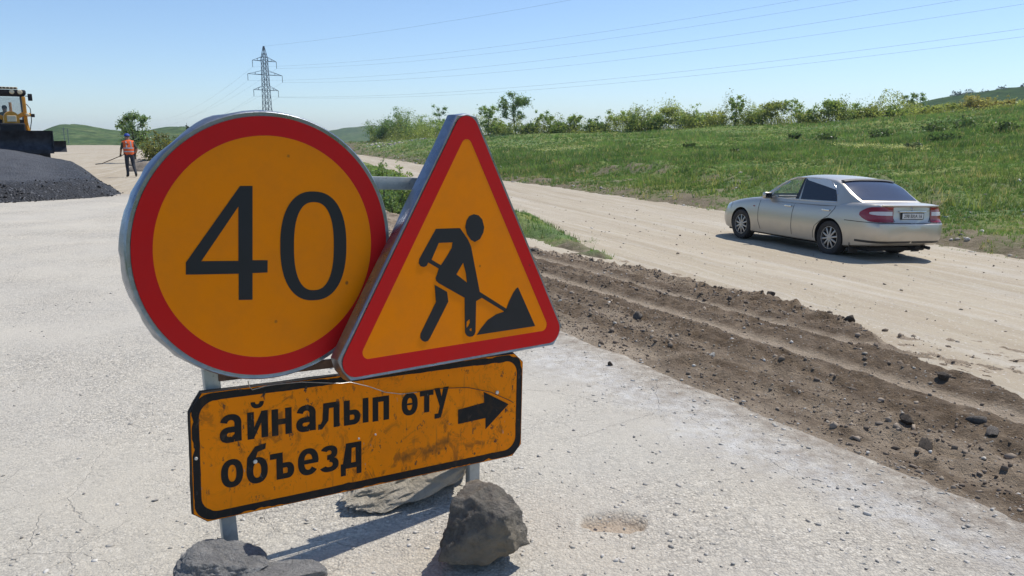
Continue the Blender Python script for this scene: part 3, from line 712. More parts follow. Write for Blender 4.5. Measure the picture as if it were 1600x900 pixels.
def glyph(ch, x0, x1, base, xh):
    """bold lettering drawn from bars and bows, one mesh for each letter"""
    w_ = x1 - x0; s_ = 0.0235; tb = 0.0205; b = MB(); zc = [0.0031]
    def put(poly_pairs):
        zc[0] += 0.00007; V = []; Fs = []
        for k, (o_, i_) in enumerate(poly_pairs):
            V += [(x0 + o_[0], base + o_[1], zc[0]), (x0 + i_[0], base + i_[1], zc[0])]
            if k: Fs.append((2 * k - 2, 2 * k, 2 * k + 1, 2 * k - 1))
        b.add(V, Fs)
    def rect(a, c, d, e): put([((a, c), (a, e)), ((d, c), (d, e))])
    def quad(p, q, r, t): put([(p, q), (t, r)])
    def bow(cx, cy, a, c, a0=0, a1=360, tx=None, ty=None, k=2.3, n=28):
        tx = tx or s_; ty = ty or tb; L = []
        for i in range(n + 1):
            t = R(a0 + (a1 - a0) * i / n); co, si = math.cos(t), math.sin(t)
            f = lambda A, B: (cx + A * math.copysign(abs(co) ** (2 / k), co), cy + B * math.copysign(abs(si) ** (2 / k), si))
            L.append((f(a, c), f(a - tx, c - ty)))
        put(L)
    H = xh; W = w_
    if ch == 'а':
        bow(W * 0.5, H * 0.64, W * 0.48, H * 0.37, 0, 165); rect(W - s_ - 0.002, 0, W - 0.002, H * 0.66)
        bow(W * 0.42, H * 0.27, W * 0.42, H * 0.285, 60, 300); rect(W * 0.42, H * 0.555 - tb, W - s_ - 0.001, H * 0.555); rect(W * 0.42, -H * 0.013, W * 0.62, -H * 0.013 + tb * 0.95); quad((W * 0.55, 0), (W * 0.55, tb), (W - s_, H * 0.30), (W - s_, H * 0.10))
    elif ch in 'ий':
        rect(0, 0, s_, H); rect(W - s_, 0, W, H); quad((s_ - 0.001, H * 0.02), (s_ - 0.001, H * 0.40), (W - s_ + 0.001, H * 0.98), (W - s_ + 0.001, H * 0.60))
        if ch == 'й': bow(W * 0.5, H * 1.36, W * 0.32, H * 0.24, 180, 360, 0.015, 0.014)
    elif ch == 'н': rect(0, 0, s_, H); rect(W - s_, 0, W, H); rect(s_, H * 0.40, W - s_, H * 0.61)
    elif ch == 'п': rect(0, 0, s_, H); rect(W - s_, 0, W, H); rect(s_, H - tb, W - s_, H)
    elif ch == 'л':
        rect(W - s_, 0, W, H); rect(W * 0.24, H - tb, W - s_, H); quad((W * 0.24, H), (W * 0.24 + s_, H), (W * 0.24 + s_ - 0.004, H * 0.30), (W * 0.21, H * 0.36)); quad((W * 0.21, H * 0.36), (W * 0.24 + s_ - 0.004, H * 0.30), (W * 0.18, -H * 0.01), (0, -H * 0.01)); rect(0, -H * 0.01, W * 0.12, H * 0.20)
    elif ch == 'ы':
        k_ = W * 0.66; rect(0, 0, s_, H); rect(W - s_, 0, W, H); rect(s_, H * 0.60 - tb * 0.9, k_ * 0.6, H * 0.60); rect(s_, 0, k_ * 0.6, tb * 0.95); bow(k_ * 0.58, H * 0.30, k_ * 0.42, H * 0.30, -90, 90)
    elif ch == 'ъ':
        o_ = W * 0.26; rect(0, H - tb, o_ + 0.001, H); rect(o_, 0, o_ + s_, H); rect(o_ + s_, H * 0.60 - tb * 0.9, W * 0.72, H * 0.60); rect(o_ + s_, 0, W * 0.72, tb * 0.95); bow(W * 0.70, H * 0.30, W * 0.30, H * 0.30, -90, 90)
    elif ch in 'оө':
        bow(W * 0.5, H * 0.5, W * 0.5, H * 0.515)
        if ch == 'ө': rect(s_ - 0.001, H * 0.46, W - s_ + 0.001, H * 0.54)
    elif ch == 'т': rect(0, H - tb, W, H); rect(W * 0.5 - s_ / 2, 0, W * 0.5 + s_ / 2, H - tb)
    elif ch == 'у':
        quad((0, H), (s_ * 1.08, H), (W * 0.66, H * 0.06), (W * 0.44, H * 0.02)); quad((W - s_ * 1.05, H), (W, H), (W * 0.47, -H * 0.40), (W * 0.24, -H * 0.36)); rect(W * 0.04, -H * 0.42, W * 0.38, -H * 0.42 + tb)
    elif ch == 'б':
        bow(W * 0.5, H * 0.47, W * 0.5, H * 0.485); quad((0, H * 0.45), (s_, H * 0.5), (s_ * 1.35, H * 1.02), (s_ * 0.15, H * 0.98)); quad((s_ * 0.15, H * 0.98), (s_ * 1.35, H * 0.90), (W * 0.55, H * 1.16), (W * 0.42, H * 1.36)); quad((W * 0.42, H * 1.36), (W * 0.50, H * 1.14), (W * 0.90, H * 1.22), (W * 0.94, H * 1.43))
    elif ch == 'е': bow(W * 0.5, H * 0.5, W * 0.5, H * 0.515, 0, 322); rect(s_ - 0.001, H * 0.42, W - 0.001, H * 0.58)
    elif ch == 'з':
        bow(W * 0.45, H * 0.74, W * 0.47, H * 0.27, -88, 158, ty=tb * 0.9); bow(W * 0.45, H * 0.27, W * 0.53, H * 0.285, -158, 88, ty=tb * 0.9); rect(W * 0.34, H * 0.455, W * 0.55, H * 0.455 + tb * 0.9)
    elif ch == 'д':
        rect(W * 0.72, tb, W * 0.72 + s_, H); rect(W * 0.26, H - tb, W * 0.72, H); quad((W * 0.26, H), (W * 0.26 + s_, H), (W * 0.22 + s_, tb), (W * 0.10, tb)); rect(0, 0, W, tb); rect(0, -H * 0.27, s_ * 0.85, 0.0005); rect(W - s_ * 0.85, -H * 0.27, W, 0.0005)
    me = b.build('letter', M_PBLACK, ps)
for ch_, xa, xb in (('а', -0.586, -0.511), ('й', -0.493, -0.421), ('н', -0.408, -0.336), ('а', -0.320, -0.245), ('л', -0.238, -0.155), ('ы', -0.138, -0.039), ('п', -0.022, 0.047)):
    glyph(ch_, xa, xb, 0.042 - 0.021 * (xa + 0.586), 0.098 - 0.004 * (xa + 0.586))
for ch_, xa, xb in (('ө', 0.101, 0.171), ('т', 0.181, 0.242), ('у', 0.245, 0.312)): glyph(ch_, xa, xb, 0.033 + (0.004 if ch_ == 'у' else 0), 0.089)
for ch_, xa, xb in (('о', -0.586, -0.511), ('б', -0.500, -0.425), ('ъ', -0.417, -0.330), ('е', -0.316, -0.238), ('з', -0.229, -0.159), ('д', -0.152, -0.069)):
    glyph(ch_, xa, xb, -0.120 - 0.038 * (xa + 0.586), 0.099)
curve_fill('arrow', [[(0.3572, 0.0212), (0.4841, 0.0333), (0.4806, 0.0804), (0.6082, 0.0086), (0.4927, -0.0842), (0.4918, -0.0347), (0.3581, -0.04)]], M_PBLACK, ps, 0.0032)
M_BOLT = simple('zinc_bolt', (0.72, 0.72, 0.70), 0.35, 0.6, 0.1)
for x_, y_, r_ in ((0.5476, 0.069, 0.0085), (-0.0108, -0.0215, 0.004), (-0.0794, -0.0261, 0.004), (-0.4688, -0.0433, 0.008), (-0.665, 0.0049, 0.006)):
    MB().lathe([(0.0005, 0.004), (r_ * 0.8, 0.0035), (r_, 0.001), (r_, -0.002)], (x_, y_, 0.0036), (0, 0, 1), 10).build('rivet', M_BOLT, ps, smooth=40)

# ------------------------------------------------------------------ stand: two posts, rails
FM = PM.copy(); FM.translation = PM.translation - (PM.to_3x3() @ Vector((0, 0, 1))) * 0.046
st = sign_root('sign_stand', FM, 'grey steel stand of two posts and rails holding the signs', 'sign stand')
Minv = FM.inverted()
def lowz(x, y_top, x_dir):     # local y at which the post reaches the ground
    lo, hi = -1.0, 0.5
    for _ in range(50):
        mid = (lo + hi) / 2
        if (FM @ Vector((x_dir(mid), mid, 0))).z > -0.01: hi = mid
        else: lo = mid
    return lo
fL = lambda y: -0.5766 - 0.079 * y
fR = lambda y: 0.462 + 0.0 * y
for fx in (fL, fR):
    y0 = lowz(0, 0, fx)
    b = MB().beam((fx(y0), y0, 0), (fx(0.962), 0.962, 0), 0.052, 0.036, up=(0, 0, 1), bev=0.004)
    b.build('post', M_POST, st, smooth=40)
MB().beam((fL(0.94) + 0.02, 0.941, 0.028), (0.475, 0.941, 0.028), 0.018, 0.048, up=(0, 1, 0), bev=0.003).build('rail', M_POST, st, smooth=40)
MB().beam((fL(0.27) + 0.02, 0.272, 0.021), (0.475, 0.272, 0.021), 0.012, 0.034, up=(0, 1, 0), bev=0.002).build('lower_rail', M_RUSTBAR, st, smooth=40)
y0 = lowz(0, 0, fR)
MB().tube([(0.44, y0 + 0.035, 0.01), (0.425, y0 + 0.035, 0.01)], 0.007, 8).build('bolt', M_BOLT, st, smooth=40)
MB().beam((0.462, y0 + 0.03, -0.02), (0.40, y0 - 0.02, 0.20), 0.012, 0.03).build('foot_bar', M_POST, st)
MB().beam((fL(y0) , lowz(0, 0, fL) + 0.03, -0.02), (fL(y0) - 0.02, lowz(0, 0, fL) - 0.01, -0.42), 0.012, 0.03).build('foot_bar', M_POST, st)

# wire tied across the plate
wp = [(-0.4892, 0.2535, 0.012), (-0.4853, 0.2325, 0.014), (-0.4747, 0.2196, 0.010), (-0.43, 0.226, 0.008), (-0.3919, 0.2272, 0.007), (-0.2995, 0.2246, 0.008), (-0.2279, 0.213, 0.009), (-0.1542, 0.2011, 0.010), (-0.1164, 0.2011, 0.012), (-0.0393, 0.1737, 0.012), (0.0269, 0.1422, 0.010), (0.095, 0.1252, 0.008), (0.1649, 0.1234, 0.007), (0.2805, 0.1236, 0.007), (0.4013, 0.1103, 0.007), (0.512, 0.0761, 0.008), (0.6111, 0.0258, 0.009), (0.632, 0.012, 0.006)]
ws = sign_root('tie_wire', PM, 'thin bent wire strung across the top of the detour plate', 'wire')
MB().tube(wp[:13], 0.0019, 6).build('wire_strand', M_WIRE, ws, smooth=60)
MB().tube(wp[12:], 0.0014, 6).build('wire_tail', M_WIRED, ws, smooth=60)

# ------------------------------------------------------------------ rocks
def rock_mesh(name, size, seed, cuts=10, sub=5, amp=0.10, fine=0.03, mat=None, planes=None, lay=0.0):
    bm = bmesh.new(); bmesh.ops.create_icosphere(bm, subdivisions=sub, radius=1.0)
    bm.verts.ensure_lookup_table(); P = np.array([q.co[:] for q in bm.verts])
    rs = np.random.RandomState(seed)
    pl = list(planes or [])
    for _ in range(cuts):
        nn = rs.normal(size=3); nn /= np.linalg.norm(nn); pl.append((*nn, rs.uniform(0.52, 0.85)))
    P = P * 1.25
    for a, b_, c_, d_ in pl:
        nn = np.array([a, b_, c_]); nn = nn / np.linalg.norm(nn); s_ = P @ nn
        ex = np.maximum(0, s_ - d_); P = P - np.outer(ex * 0.93, nn)
    nrm = P / np.linalg.norm(P, axis=1)[:, None]
    P = P + nrm * (amp * fbm3(P * 1.6 + seed, 4, seed) + fine * (fbm3(P * 6 + seed, 4, seed + 5) - 0.8 * np.abs(fbm3(P * 3.2 + seed, 3, seed + 6)) + 0.2))[:, None]
    if lay:
        P = P + nrm * (lay * (np.abs(vnoise3(P * np.array([2, 2, 11]) + seed, seed + 9)) - 0.4))[:, None]
    P = P * np.array(size)
    for q, c_ in zip(bm.verts, P): q.co = Vector(c_)
    me = bpy.data.meshes.new(name); bm.to_mesh(me); bm.free(); me.materials.append(mat)
    me.polygons.foreach_set('use_smooth', np.ones(len(me.polygons), bool)); me.set_sharp_from_angle(angle=R(38))
    return me
def mat_rock(name, stops, scale=9, bump=0.7, veins=None):
    m = NT(name); p = m.co()
    n = m.noise(scale, 8, 0.68, p, 0.3); n2 = m.noise(scale * 6, 6, 0.72, p); n3 = m.noise(scale * 0.4, 3, 0.5, p)
    c = m.ramp(n, stops); c = m.mix(m.ramp(n2, [(0.32, 0.5), (0.55, 0.0)]), c, tuple(x * 0.4 for x in stops[0][1]))
    if veins: c = m.mix(m.ramp(n3, [(0.48, 0.0), (0.62, 0.7)]), c, veins)
    h = m.math('ADD', m.math('ADD', n2, m.math('MULTIPLY', m.noise(scale * 22, 4, 0.7, p), 0.5)), m.math('MULTIPLY', n, 1.5))
    m.set(Base_Color=c, Roughness=0.88, Normal=m.bump(h, bump, 0.02)); m.b.inputs['Specular IOR Level'].default_value = 0.3
    return m.mat
M_RK_DARK = mat_rock('dark_boulder_stone', [(0.25, (0.10, 0.095, 0.083)), (0.5, (0.20, 0.182, 0.156)), (0.75, (0.38, 0.34, 0.285))], 9, 1.0, (0.31, 0.262, 0.19))
M_RK_PALE = mat_rock('pale_limestone', [(0.25, (0.42, 0.365, 0.28)), (0.5, (0.58, 0.515, 0.41)), (0.75, (0.72, 0.65, 0.54))], 8, 0.9, (0.48, 0.41, 0.31))
M_RK_GREY = mat_rock('grey_rough_stone', [(0.25, (0.20, 0.20, 0.20)), (0.5, (0.33, 0.325, 0.315)), (0.75, (0.48, 0.47, 0.45))], 16, 1.0)
def settle(o, z=0.0):
    bpy.context.view_layer.update()
    lo = min((o.matrix_world @ q.co).z for q in o.data.vertices); o.location.z += z - lo
o = obj('boulder', rock_mesh('boulder', (0.178, 0.165, 0.168), 5, 7, 6, 0.07, 0.085, M_RK_DARK, planes=[(-0.55, -0.85, 0.62, 0.62), (0.8, -0.7, 0.35, 0.72), (-0.2, 0.2, 1, 0.86), (-0.9, 0.3, 0.1, 0.72), (0.15, -1, -0.75, 0.66)]))
o.location = (-0.094, 2.545, 0.13); o.rotation_euler = (0.1, 0.05, 0.15); tag(o, 'dark angular boulder in front of the right post', 'rock'); settle(o, -0.012)
o = obj('flat_rock', rock_mesh('flat_rock', (0.39, 0.125, 0.10), 11, 6, 6, 0.13, 0.11, M_RK_PALE, planes=[(0, -0.6, -0.8, 0.55), (-0.5, -0.3, 0.8, 0.62)], lay=0.10))
o.location = (-0.455, 3.085, 0.12); o.rotation_euler = (0.45, -0.16, 0.56); tag(o, 'long pale limestone slab lying under the detour plate', 'rock'); settle(o, 0.0)
o = obj('prop_stone', rock_mesh('prop_stone', (0.11, 0.075, 0.055), 17, 7, 4, 0.1, 0.04, M_RK_DARK))
o.location = (-0.27, 3.22, 0.05); o.rotation_euler = (0, 0, 0.6); tag(o, 'small dark stone wedged under the pale slab', 'rock'); settle(o, -0.01)
o = obj('ballast_rock', rock_mesh('ballast_rock', (0.125, 0.115, 0.095), 23, 6, 6, 0.13, 0.10, M_RK_GREY, planes=[(0.3, 0.1, 1, 0.72)], lay=0.06))
o.location = (-0.965, 2.33, 0.06); o.rotation_euler = (0, 0.12, -0.2); tag(o, 'rough grey rock shaded at the foot of the left post', 'rock'); settle(o, -0.03)
o = obj('ballast_rock', rock_mesh('ballast_rock', (0.14, 0.09, 0.05), 29, 6, 5, 0.12, 0.05, M_RK_GREY, lay=0.05))
o.location = (-0.80, 2.36, 0.05); o.rotation_euler = (0, 0.05, 0.1); tag(o, 'low grey rock beside the left post, partly in sun', 'rock'); settle(o, -0.02)
o = MB().add([(0, 0, 0), (0.022, 0, 0), (0.02, 0.006, 0), (0.002, 0.006, 0), (-0.012, -0.004, 0.07), (-0.008, -0.004, 0.072), (-0.009, 0, 0.07), (-0.012, 0, 0.068)], [(0, 1, 5, 4), (1, 2, 6, 5), (2, 3, 7, 6), (3, 0, 4, 7), (4, 5, 6, 7), (3, 2, 1, 0)]).build('wood_splinter', simple('pale_wood', (0.42, 0.34, 0.24), 0.8))
o.location = (-1.045, 2.535, 0.03); tag(o, 'thin pale splinter standing up behind the shaded rock', 'splinter')
# ------------------------------------------------------------------ car: x forward from the rear axle, y left, z up
def mat_paint():
    m = NT('silver_paint'); p = m.co()
    fl = m.vor(900, p, out='Color'); c = m.mix(0.10, (0.52, 0.475, 0.40), fl)
    z = m.sep(p, 2); d = m.ramp(m.math('ADD', z, m.math('MULTIPLY', m.noise(5, 5, 0.6, p), 0.25)), [(0.30, 0.75), (0.62, 0.0)])
    c = m.mix(d, c, (0.33, 0.28, 0.215))                              # road dust low on the flanks
    m.set(Base_Color=c, Metallic=m.math('SUBTRACT', 0.65, m.math('MULTIPLY', d, 0.55)), Roughness=m.math('ADD', 0.36, m.math('MULTIPLY', d, 0.25)))
    m.b.inputs['Coat Weight'].default_value = 0.45; m.b.inputs['Coat Roughness'].default_value = 0.16
    return m.mat
M_PAINT = mat_paint()
M_ARCH = simple('black_wheel_arch', (0.015, 0.015, 0.015), 0.9)
def mat_glass(name, c, rough=0.05, trans=0.0, alpha=1.0):
    m = NT(name); p = m.co()
    m.set(Base_Color=m.mix(m.noise(3, 3, 0.5, p), c, tuple(x * 0.8 for x in c)), Roughness=rough, Alpha=alpha)
    m.b.inputs['Specular IOR Level'].default_value = 0.8; m.b.inputs['Transmission Weight'].default_value = trans
    return m.mat
M_TINT = mat_glass('tinted_glass', (0.012, 0.013, 0.018), 0.06)
M_CLEAR = mat_glass('clear_green_glass', (0.30, 0.46, 0.40), 0.03, 0.0, 0.20)
M_RGLASS = mat_glass('rear_glass', (0.04, 0.05, 0.085), 0.10)
M_TYRE = simple('dusty_tyre', (0.035, 0.032, 0.03), 0.85, 0, 0.3, 10, 0.2, 60)
M_RIM = simple('alloy_rim', (0.42, 0.41, 0.40), 0.38, 0.75, 0.12)
M_TAIL = mat_glass('red_tail_lens', (0.26, 0.006, 0.010), 0.12)
M_TAILW = mat_glass('clear_tail_lens', (0.62, 0.60, 0.60), 0.15)
M_LAMP = mat_glass('head_lamp_lens', (0.62, 0.66, 0.68), 0.08)
M_CHROME = simple('chrome', (0.72, 0.72, 0.72), 0.14, 0.95, 0.05)
M_BLKPL = simple('black_plastic', (0.018, 0.018, 0.019), 0.5)
M_SEAT = simple('grey_seat_cloth', (0.16, 0.155, 0.145), 0.9)
M_PLATEW = simple('white_number_plate', (0.62, 0.62, 0.60), 0.4)

def sm_interp(x, xs, ys):
    xs = np.array(xs, float); ys = np.array(ys, float); m = np.gradient(ys, xs)
    i = np.clip(np.searchsorted(xs, x) - 1, 0, len(xs) - 2); h = xs[i + 1] - xs[i]; t = (x - xs[i]) / h
    # monotone-limited slopes
    d = np.diff(ys) / np.diff(xs)
    for k in range(len(xs)):
        lim = [abs(d[j]) for j in (k - 1, k) if 0 <= j < len(d)]
        m[k] = np.sign(m[k]) * min(abs(m[k]), 2.2 * min(lim)) if lim else m[k]
    t = np.clip(t, 0, 1)
    return (2 * t**3 - 3 * t**2 + 1) * ys[i] + (t**3 - 2 * t**2 + t) * h * m[i] + (-2 * t**3 + 3 * t**2) * ys[i + 1] + (t**3 - t**2) * h * m[i + 1]
WX = [-1.13, -1.09, -1.0, -0.80, -0.40, 0.0, 0.7, 1.6, 2.72, 3.1, 3.4, 3.58, 3.66, 3.70]
WY = [0.60, 0.72, 0.800, 0.858, 0.888, 0.8975, 0.8985, 0.8985, 0.890, 0.86, 0.79, 0.68, 0.56, 0.40]
TX = [-1.13, -1.08, -1.0, -0.70, -0.45, 0.3, 1.2, 2.14, 2.42, 2.72, 3.15, 3.4, 3.58, 3.66, 3.70]
TZ = [1.000, 1.012, 1.022, 1.040, 1.035, 0.97, 0.965, 0.972, 0.948, 0.908, 0.82, 0.755, 0.69, 0.60, 0.52]
def half_w(x): return sm_interp(x, WX, WY)
def deck_z(x): return sm_interp(x, TX, TZ)
def bot_z(x): return np.interp(x, [-1.13, -1.0, -0.6, -0.4, 3.0, 3.4, 3.7], [0.33, 0.28, 0.23, 0.20, 0.19, 0.21, 0.27])
def body_section(x):
    w_ = float(half_w(x)); zt = float(deck_z(x)); zb = float(bot_z(x)); H = zt - zb
    f = lambda k: zb + H * k
    pts = [(0, zb), (w_ * 0.60, zb), (w_ * 0.90, zb + 0.005), (w_ * 0.958, zb + 0.03), (w_ * 0.978, f(0.16)), (w_ * 0.992, f(0.30)), (w_ * 0.999, f(0.42)), (w_, f(0.52)), (w_ * 0.996, f(0.62)), (w_ * 0.985, f(0.73)), (w_ * 0.968, f(0.83)), (w_ * 0.945, f(0.905)), (w_ * 0.915, f(0.955)), (w_ * 0.87, f(0.982)), (w_ * 0.80, f(0.992)), (w_ * 0.6, f(1.0)), (w_ * 0.3, f(1.008)), (0, f(1.012))]
    return pts
def warp(x, y, z):
    # trunk lid set back above the bumper; nose leans back
    k = ss(-0.75, -1.12, x); x = x + k * (0.075 * ss(0.66, 0.74, z) + 0.10 * max(0.0, z - 0.74) - 0.05 * ss(0.97, 1.02, z)) + k * 0.05 * ss(0.45, 0.30, z)
    k2 = ss(3.3, 3.70, x); x = x - k2 * 0.16 * max(0, z - 0.5) / 0.3 - k2 * 0.05 * ss(0.4, 0.25, z)
    return (float(x), float(y), float(z))
car = empty('parked_sedan', label='silver four-door sedan driving along the dirt detour road', cat='car'); car.name = 'sedan_car'
xs_ = np.concatenate([[-1.13, -1.12, -1.105, -1.085, -1.06, -1.03], np.linspace(-1.0, 3.4, 64), [3.46, 3.52, 3.57, 3.61, 3.64, 3.665, 3.685, 3.70]])
secs = [body_section(x) for x in xs_]; n = len(secs[0]); full = 2 * n - 2
def ringpts(x, sec): return [warp(x, y, z) for y, z in sec] + [warp(x, -y, z) for y, z in sec[-2:0:-1]]
V = []; Fs = []
rings = []
def capring(x, sec, k):
    zc = 0.5 * (sec[0][1] + sec[-1][1]); return [(y * k, zc + (z - zc) * k) for y, z in sec]
for k in (0.02, 0.35, 0.7, 0.93): rings.append(ringpts(xs_[0] - 0.012 * (1 - k), capring(0, secs[0], k)))
for x, sct in zip(xs_, secs): rings.append(ringpts(x, sct))
for k in (0.93, 0.7, 0.35, 0.02): rings.append(ringpts(xs_[-1] + 0.02 * (1 - k), capring(0, secs[-1], k)))
for rg in rings: V += rg
for i in range(len(rings) - 1):
    for k in range(full): Fs.append((i * full + k, i * full + (k + 1) % full, (i + 1) * full + (k + 1) % full, (i + 1) * full + k))
Fs.append(tuple(range(full))); Fs.append(tuple(range((len(rings) - 1) * full, len(rings) * full))[::-1])
hull = MB().add(V, Fs).build('body', [M_PAINT, M_ARCH])
bvh = BVHTree.FromObject(hull, bpy.context.evaluated_depsgraph_get())
cut = MB()
for ax in (0.0, 2.72):
    for sgn in (-1, 1):
        cut.lathe([(0.001, 0.0), (0.368, 0.0), (0.368, 0.5), (0.001, 0.5)], (ax, sgn * 0.58, 0.335), (0, sgn, 0), 40, mi=1)
co = cut.build('cutter', [M_PAINT, M_ARCH])
bpy.context.view_layer.update()
mod = hull.modifiers.new('arch', 'BOOLEAN'); mod.object = co; mod.operation = 'DIFFERENCE'; mod.solver = 'EXACT'
bpy.context.view_layer.update()
me = bpy.data.meshes.new_from_object(hull.evaluated_get(bpy.context.evaluated_depsgraph_get()))
hull.modifiers.clear(); hull.data = me; bpy.data.objects.remove(co)
me.polygons.foreach_set('use_smooth', np.ones(len(me.polygons), bool)); me.set_sharp_from_angle(angle=R(32)); hull.parent = car
# cabin
RX = [-0.60, -0.52, -0.37, -0.12, 0.13, 0.33, 0.62, 0.95, 1.2, 1.4, 1.55, 1.8, 2.05, 2.22]
RZ = [1.045, 1.085, 1.185, 1.345, 1.442, 1.468, 1.486, 1.490, 1.475, 1.440, 1.385, 1.245, 1.085, 0.975]
def roof_z(x): return float(sm_interp(x, RX, RZ))
def belt_z(x): return float(np.interp(x, [-0.7, -0.3, 0.3, 1.0, 2.25], [1.00, 0.985, 0.965, 0.955, 0.945]))
def belt_w(x): return float(half_w(x)) * 0.925 - 0.05 * float(ss(1.7, 2.3, x)) - 0.10 * float(ss(-0.10, -0.68, x))
TUM = 0.40
def cab_edge(x):
    zr = roof_z(x); zb = belt_z(x); hgt = max(zr - zb, 0.01); ze = zr - 0.055 * min(1, hgt / 0.25)
    return belt_w(x) - TUM * max(0, ze - zb), max(ze, zb)
def side_y(x, z): return belt_w(x) - TUM * (z - belt_z(x))
def top_z(x, y):
    ye, ze = cab_edge(x); return ze + (roof_z(x) - ze) * (1 - min(1, abs(y) / ye) ** 2.6)
def cab_section(x):
    ye, ze = cab_edge(x); zb = belt_z(x); o = []
    for k in range(7):
        z = zb - 0.04 + (ze - 0.01 - zb + 0.04) * k / 6; o.append((side_y(x, z), z))
    for k in range(1, 13):
        y = ye * (1 - (k / 12) ** 1.5); o.append((y, top_z(x, y)))
    return o
xs2 = np.linspace(-0.60, 2.22, 72); V = []; Fs = []
for x in xs2:
    sct = cab_section(x); V += [(x, y, z) for y, z in sct] + [(x, -y, z) for y, z in sct[-2::-1]]
nn_ = len(V) // len(xs2)
for i in range(len(xs2) - 1):
    for k in range(nn_ - 1): Fs.append((i * nn_ + k, i * nn_ + k + 1, (i + 1) * nn_ + k + 1, (i + 1) * nn_ + k))
# leave real openings for the front side glass
def in_poly(x, z, P):
    c = False
    for i in range(len(P)):
        (x1, z1), (x2, z2) = P[i], P[i - 1]
        if (z1 > z) != (z2 > z) and x < (x2 - x1) * (z - z1) / (z2 - z1) + x1: c = not c
    return c
WF = [(1.91, 1.005), (1.07, 1.00), (1.04, 1.20), (1.045, 1.400), (1.22, 1.405), (1.41, 1.355), (1.66, 1.205)]
WR = [(0.98, 1.00), (-0.07, 1.02), (0.01, 1.15), (0.12, 1.27), (0.26, 1.345), (0.44, 1.39), (0.985, 1.405)]
Fs = [f_ for f_ in Fs if not (in_poly(sum(V[i][0] for i in f_) / 4, sum(V[i][2] for i in f_) / 4, [(1.1 + (x - 1.1) * 0.95, z) for x, z in WF]) and abs(sum(V[i][1] for i in f_) / 4) > 0.5)]
Fs = [f_ for f_ in Fs if not (1.55 < sum(V[i][0] for i in f_) / 4 < 2.10 and abs(sum(V[i][1] for i in f_) / 4) < cab_edge(sum(V[i][0] for i in f_) / 4)[0] - 0.07)]
cabin = MB().add(V, Fs).build('cabin_shell', M_PAINT, car, smooth=35)
def side_patch(name, P, sgn, mat, off=0.004, n_=(16, 10)):
    xs_l = [q[0] for q in P]; x0, x1 = min(xs_l), max(xs_l); V = []; Fs = []
    # column-wise clip of the outline
    cols = []
    for i in range(n_[0] + 1):
        x = x0 + (x1 - x0) * (0.001 + 0.998 * i / n_[0]); zz = []
        for j in range(len(P)):
            (a, za), (b_, zb) = P[j], P[j - 1]
            if (a > x) != (b_ > x): zz.append(za + (zb - za) * (x - a) / (b_ - a))
        cols.append((x, min(zz), max(zz)))
    for x, z0, z1 in cols:
        for k in range(n_[1] + 1):
            z = z0 + (z1 - z0) * k / n_[1]; V.append((x, sgn * (side_y(x, z) + off), z))
    m_ = n_[1] + 1
    for i in range(n_[0]):
        for k in range(n_[1]): Fs.append((i * m_ + k, i * m_ + k + 1, (i + 1) * m_ + k + 1, (i + 1) * m_ + k))
    return MB().add(V, Fs).build(name, mat, car, smooth=60)
def grow(P, g_):
    cx = sum(q[0] for q in P) / len(P); cz = sum(q[1] for q in P) / len(P)
    return [(x + g_ * np.sign(x - cx) * min(1, abs(x - cx) * 6), z + g_ * np.sign(z - cz) * min(1, abs(z - cz) * 6)) for x, z in P]
for sgn in (1, -1):
    side_patch('front_side_window', WF, sgn, M_CLEAR, 0.004)
    side_patch('rear_side_window', WR, sgn, M_TINT, 0.005)
    side_patch('door_pillar', [(1.07, 1.0), (0.98, 1.0), (0.985, 1.41), (1.05, 1.41)], sgn, M_BLKPL, 0.006, (3, 8))
    def rim_tube(P, nm, mat, r_, closed=True):
        pts = [(x, sgn * (side_y(x, z) + 0.005), z) for x, z in (P + P[:1] if closed else P)]
        MB().tube(pts, r_, 6, cap=not closed).build(nm, mat, car, smooth=60)
    rim_tube([(-0.08, 1.01), (0.5, 0.985), (1.07, 0.98), (1.95, 0.99)], 'belt_moulding', M_CHROME, 0.007, False)
    rim_tube([(-0.02, 1.14), (0.08, 1.26), (0.22, 1.35), (0.40, 1.405), (0.60, 1.42), (1.0, 1.425), (1.25, 1.42), (1.43, 1.37), (1.68, 1.22), (1.93, 1.02)], 'drip_moulding', M_CHROME, 0.009, False)
    side_patch('wind_deflector', [(0.97, 1.385), (0.06, 1.23), (0.12, 1.29), (0.26, 1.37), (0.44, 1.41), (0.975, 1.42)], sgn, M_LAMP, 0.016, (12, 2))
def top_patch(name, x0, x1, inset, mat, off=0.005, bow=0.0):
    V = []; Fs = []; na, nb = 14, 22
    for i in range(na + 1):
        x = x0 + (x1 - x0) * i / na; ye, ze = cab_edge(x); yw = max(0.05, ye - inset)
        for k in range(nb + 1):
            y = yw * (-1 + 2 * k / nb); xx = x + bow * (1 - (y / yw) ** 2)
            V.append((xx, y, top_z(xx, y) + off))
    for i in range(na):
        for k in range(nb): Fs.append((i * (nb + 1) + k, i * (nb + 1) + k + 1, (i + 1) * (nb + 1) + k + 1, (i + 1) * (nb + 1) + k))
    return MB().add(V, Fs).build(name, mat, car, smooth=60)
top_patch('rear_window', -0.525, 0.06, 0.055, M_RGLASS, 0.006, -0.03)
top_patch('windscreen', 1.51, 2.13, 0.06, M_CLEAR, 0.006, 0.03)
rv = top_patch('rear_visor', 0.01, 0.085, 0.045, M_BLKPL, 0.028, -0.03)
sol = rv.modifiers.new('thick', 'SOLIDIFY'); sol.thickness = 0.012
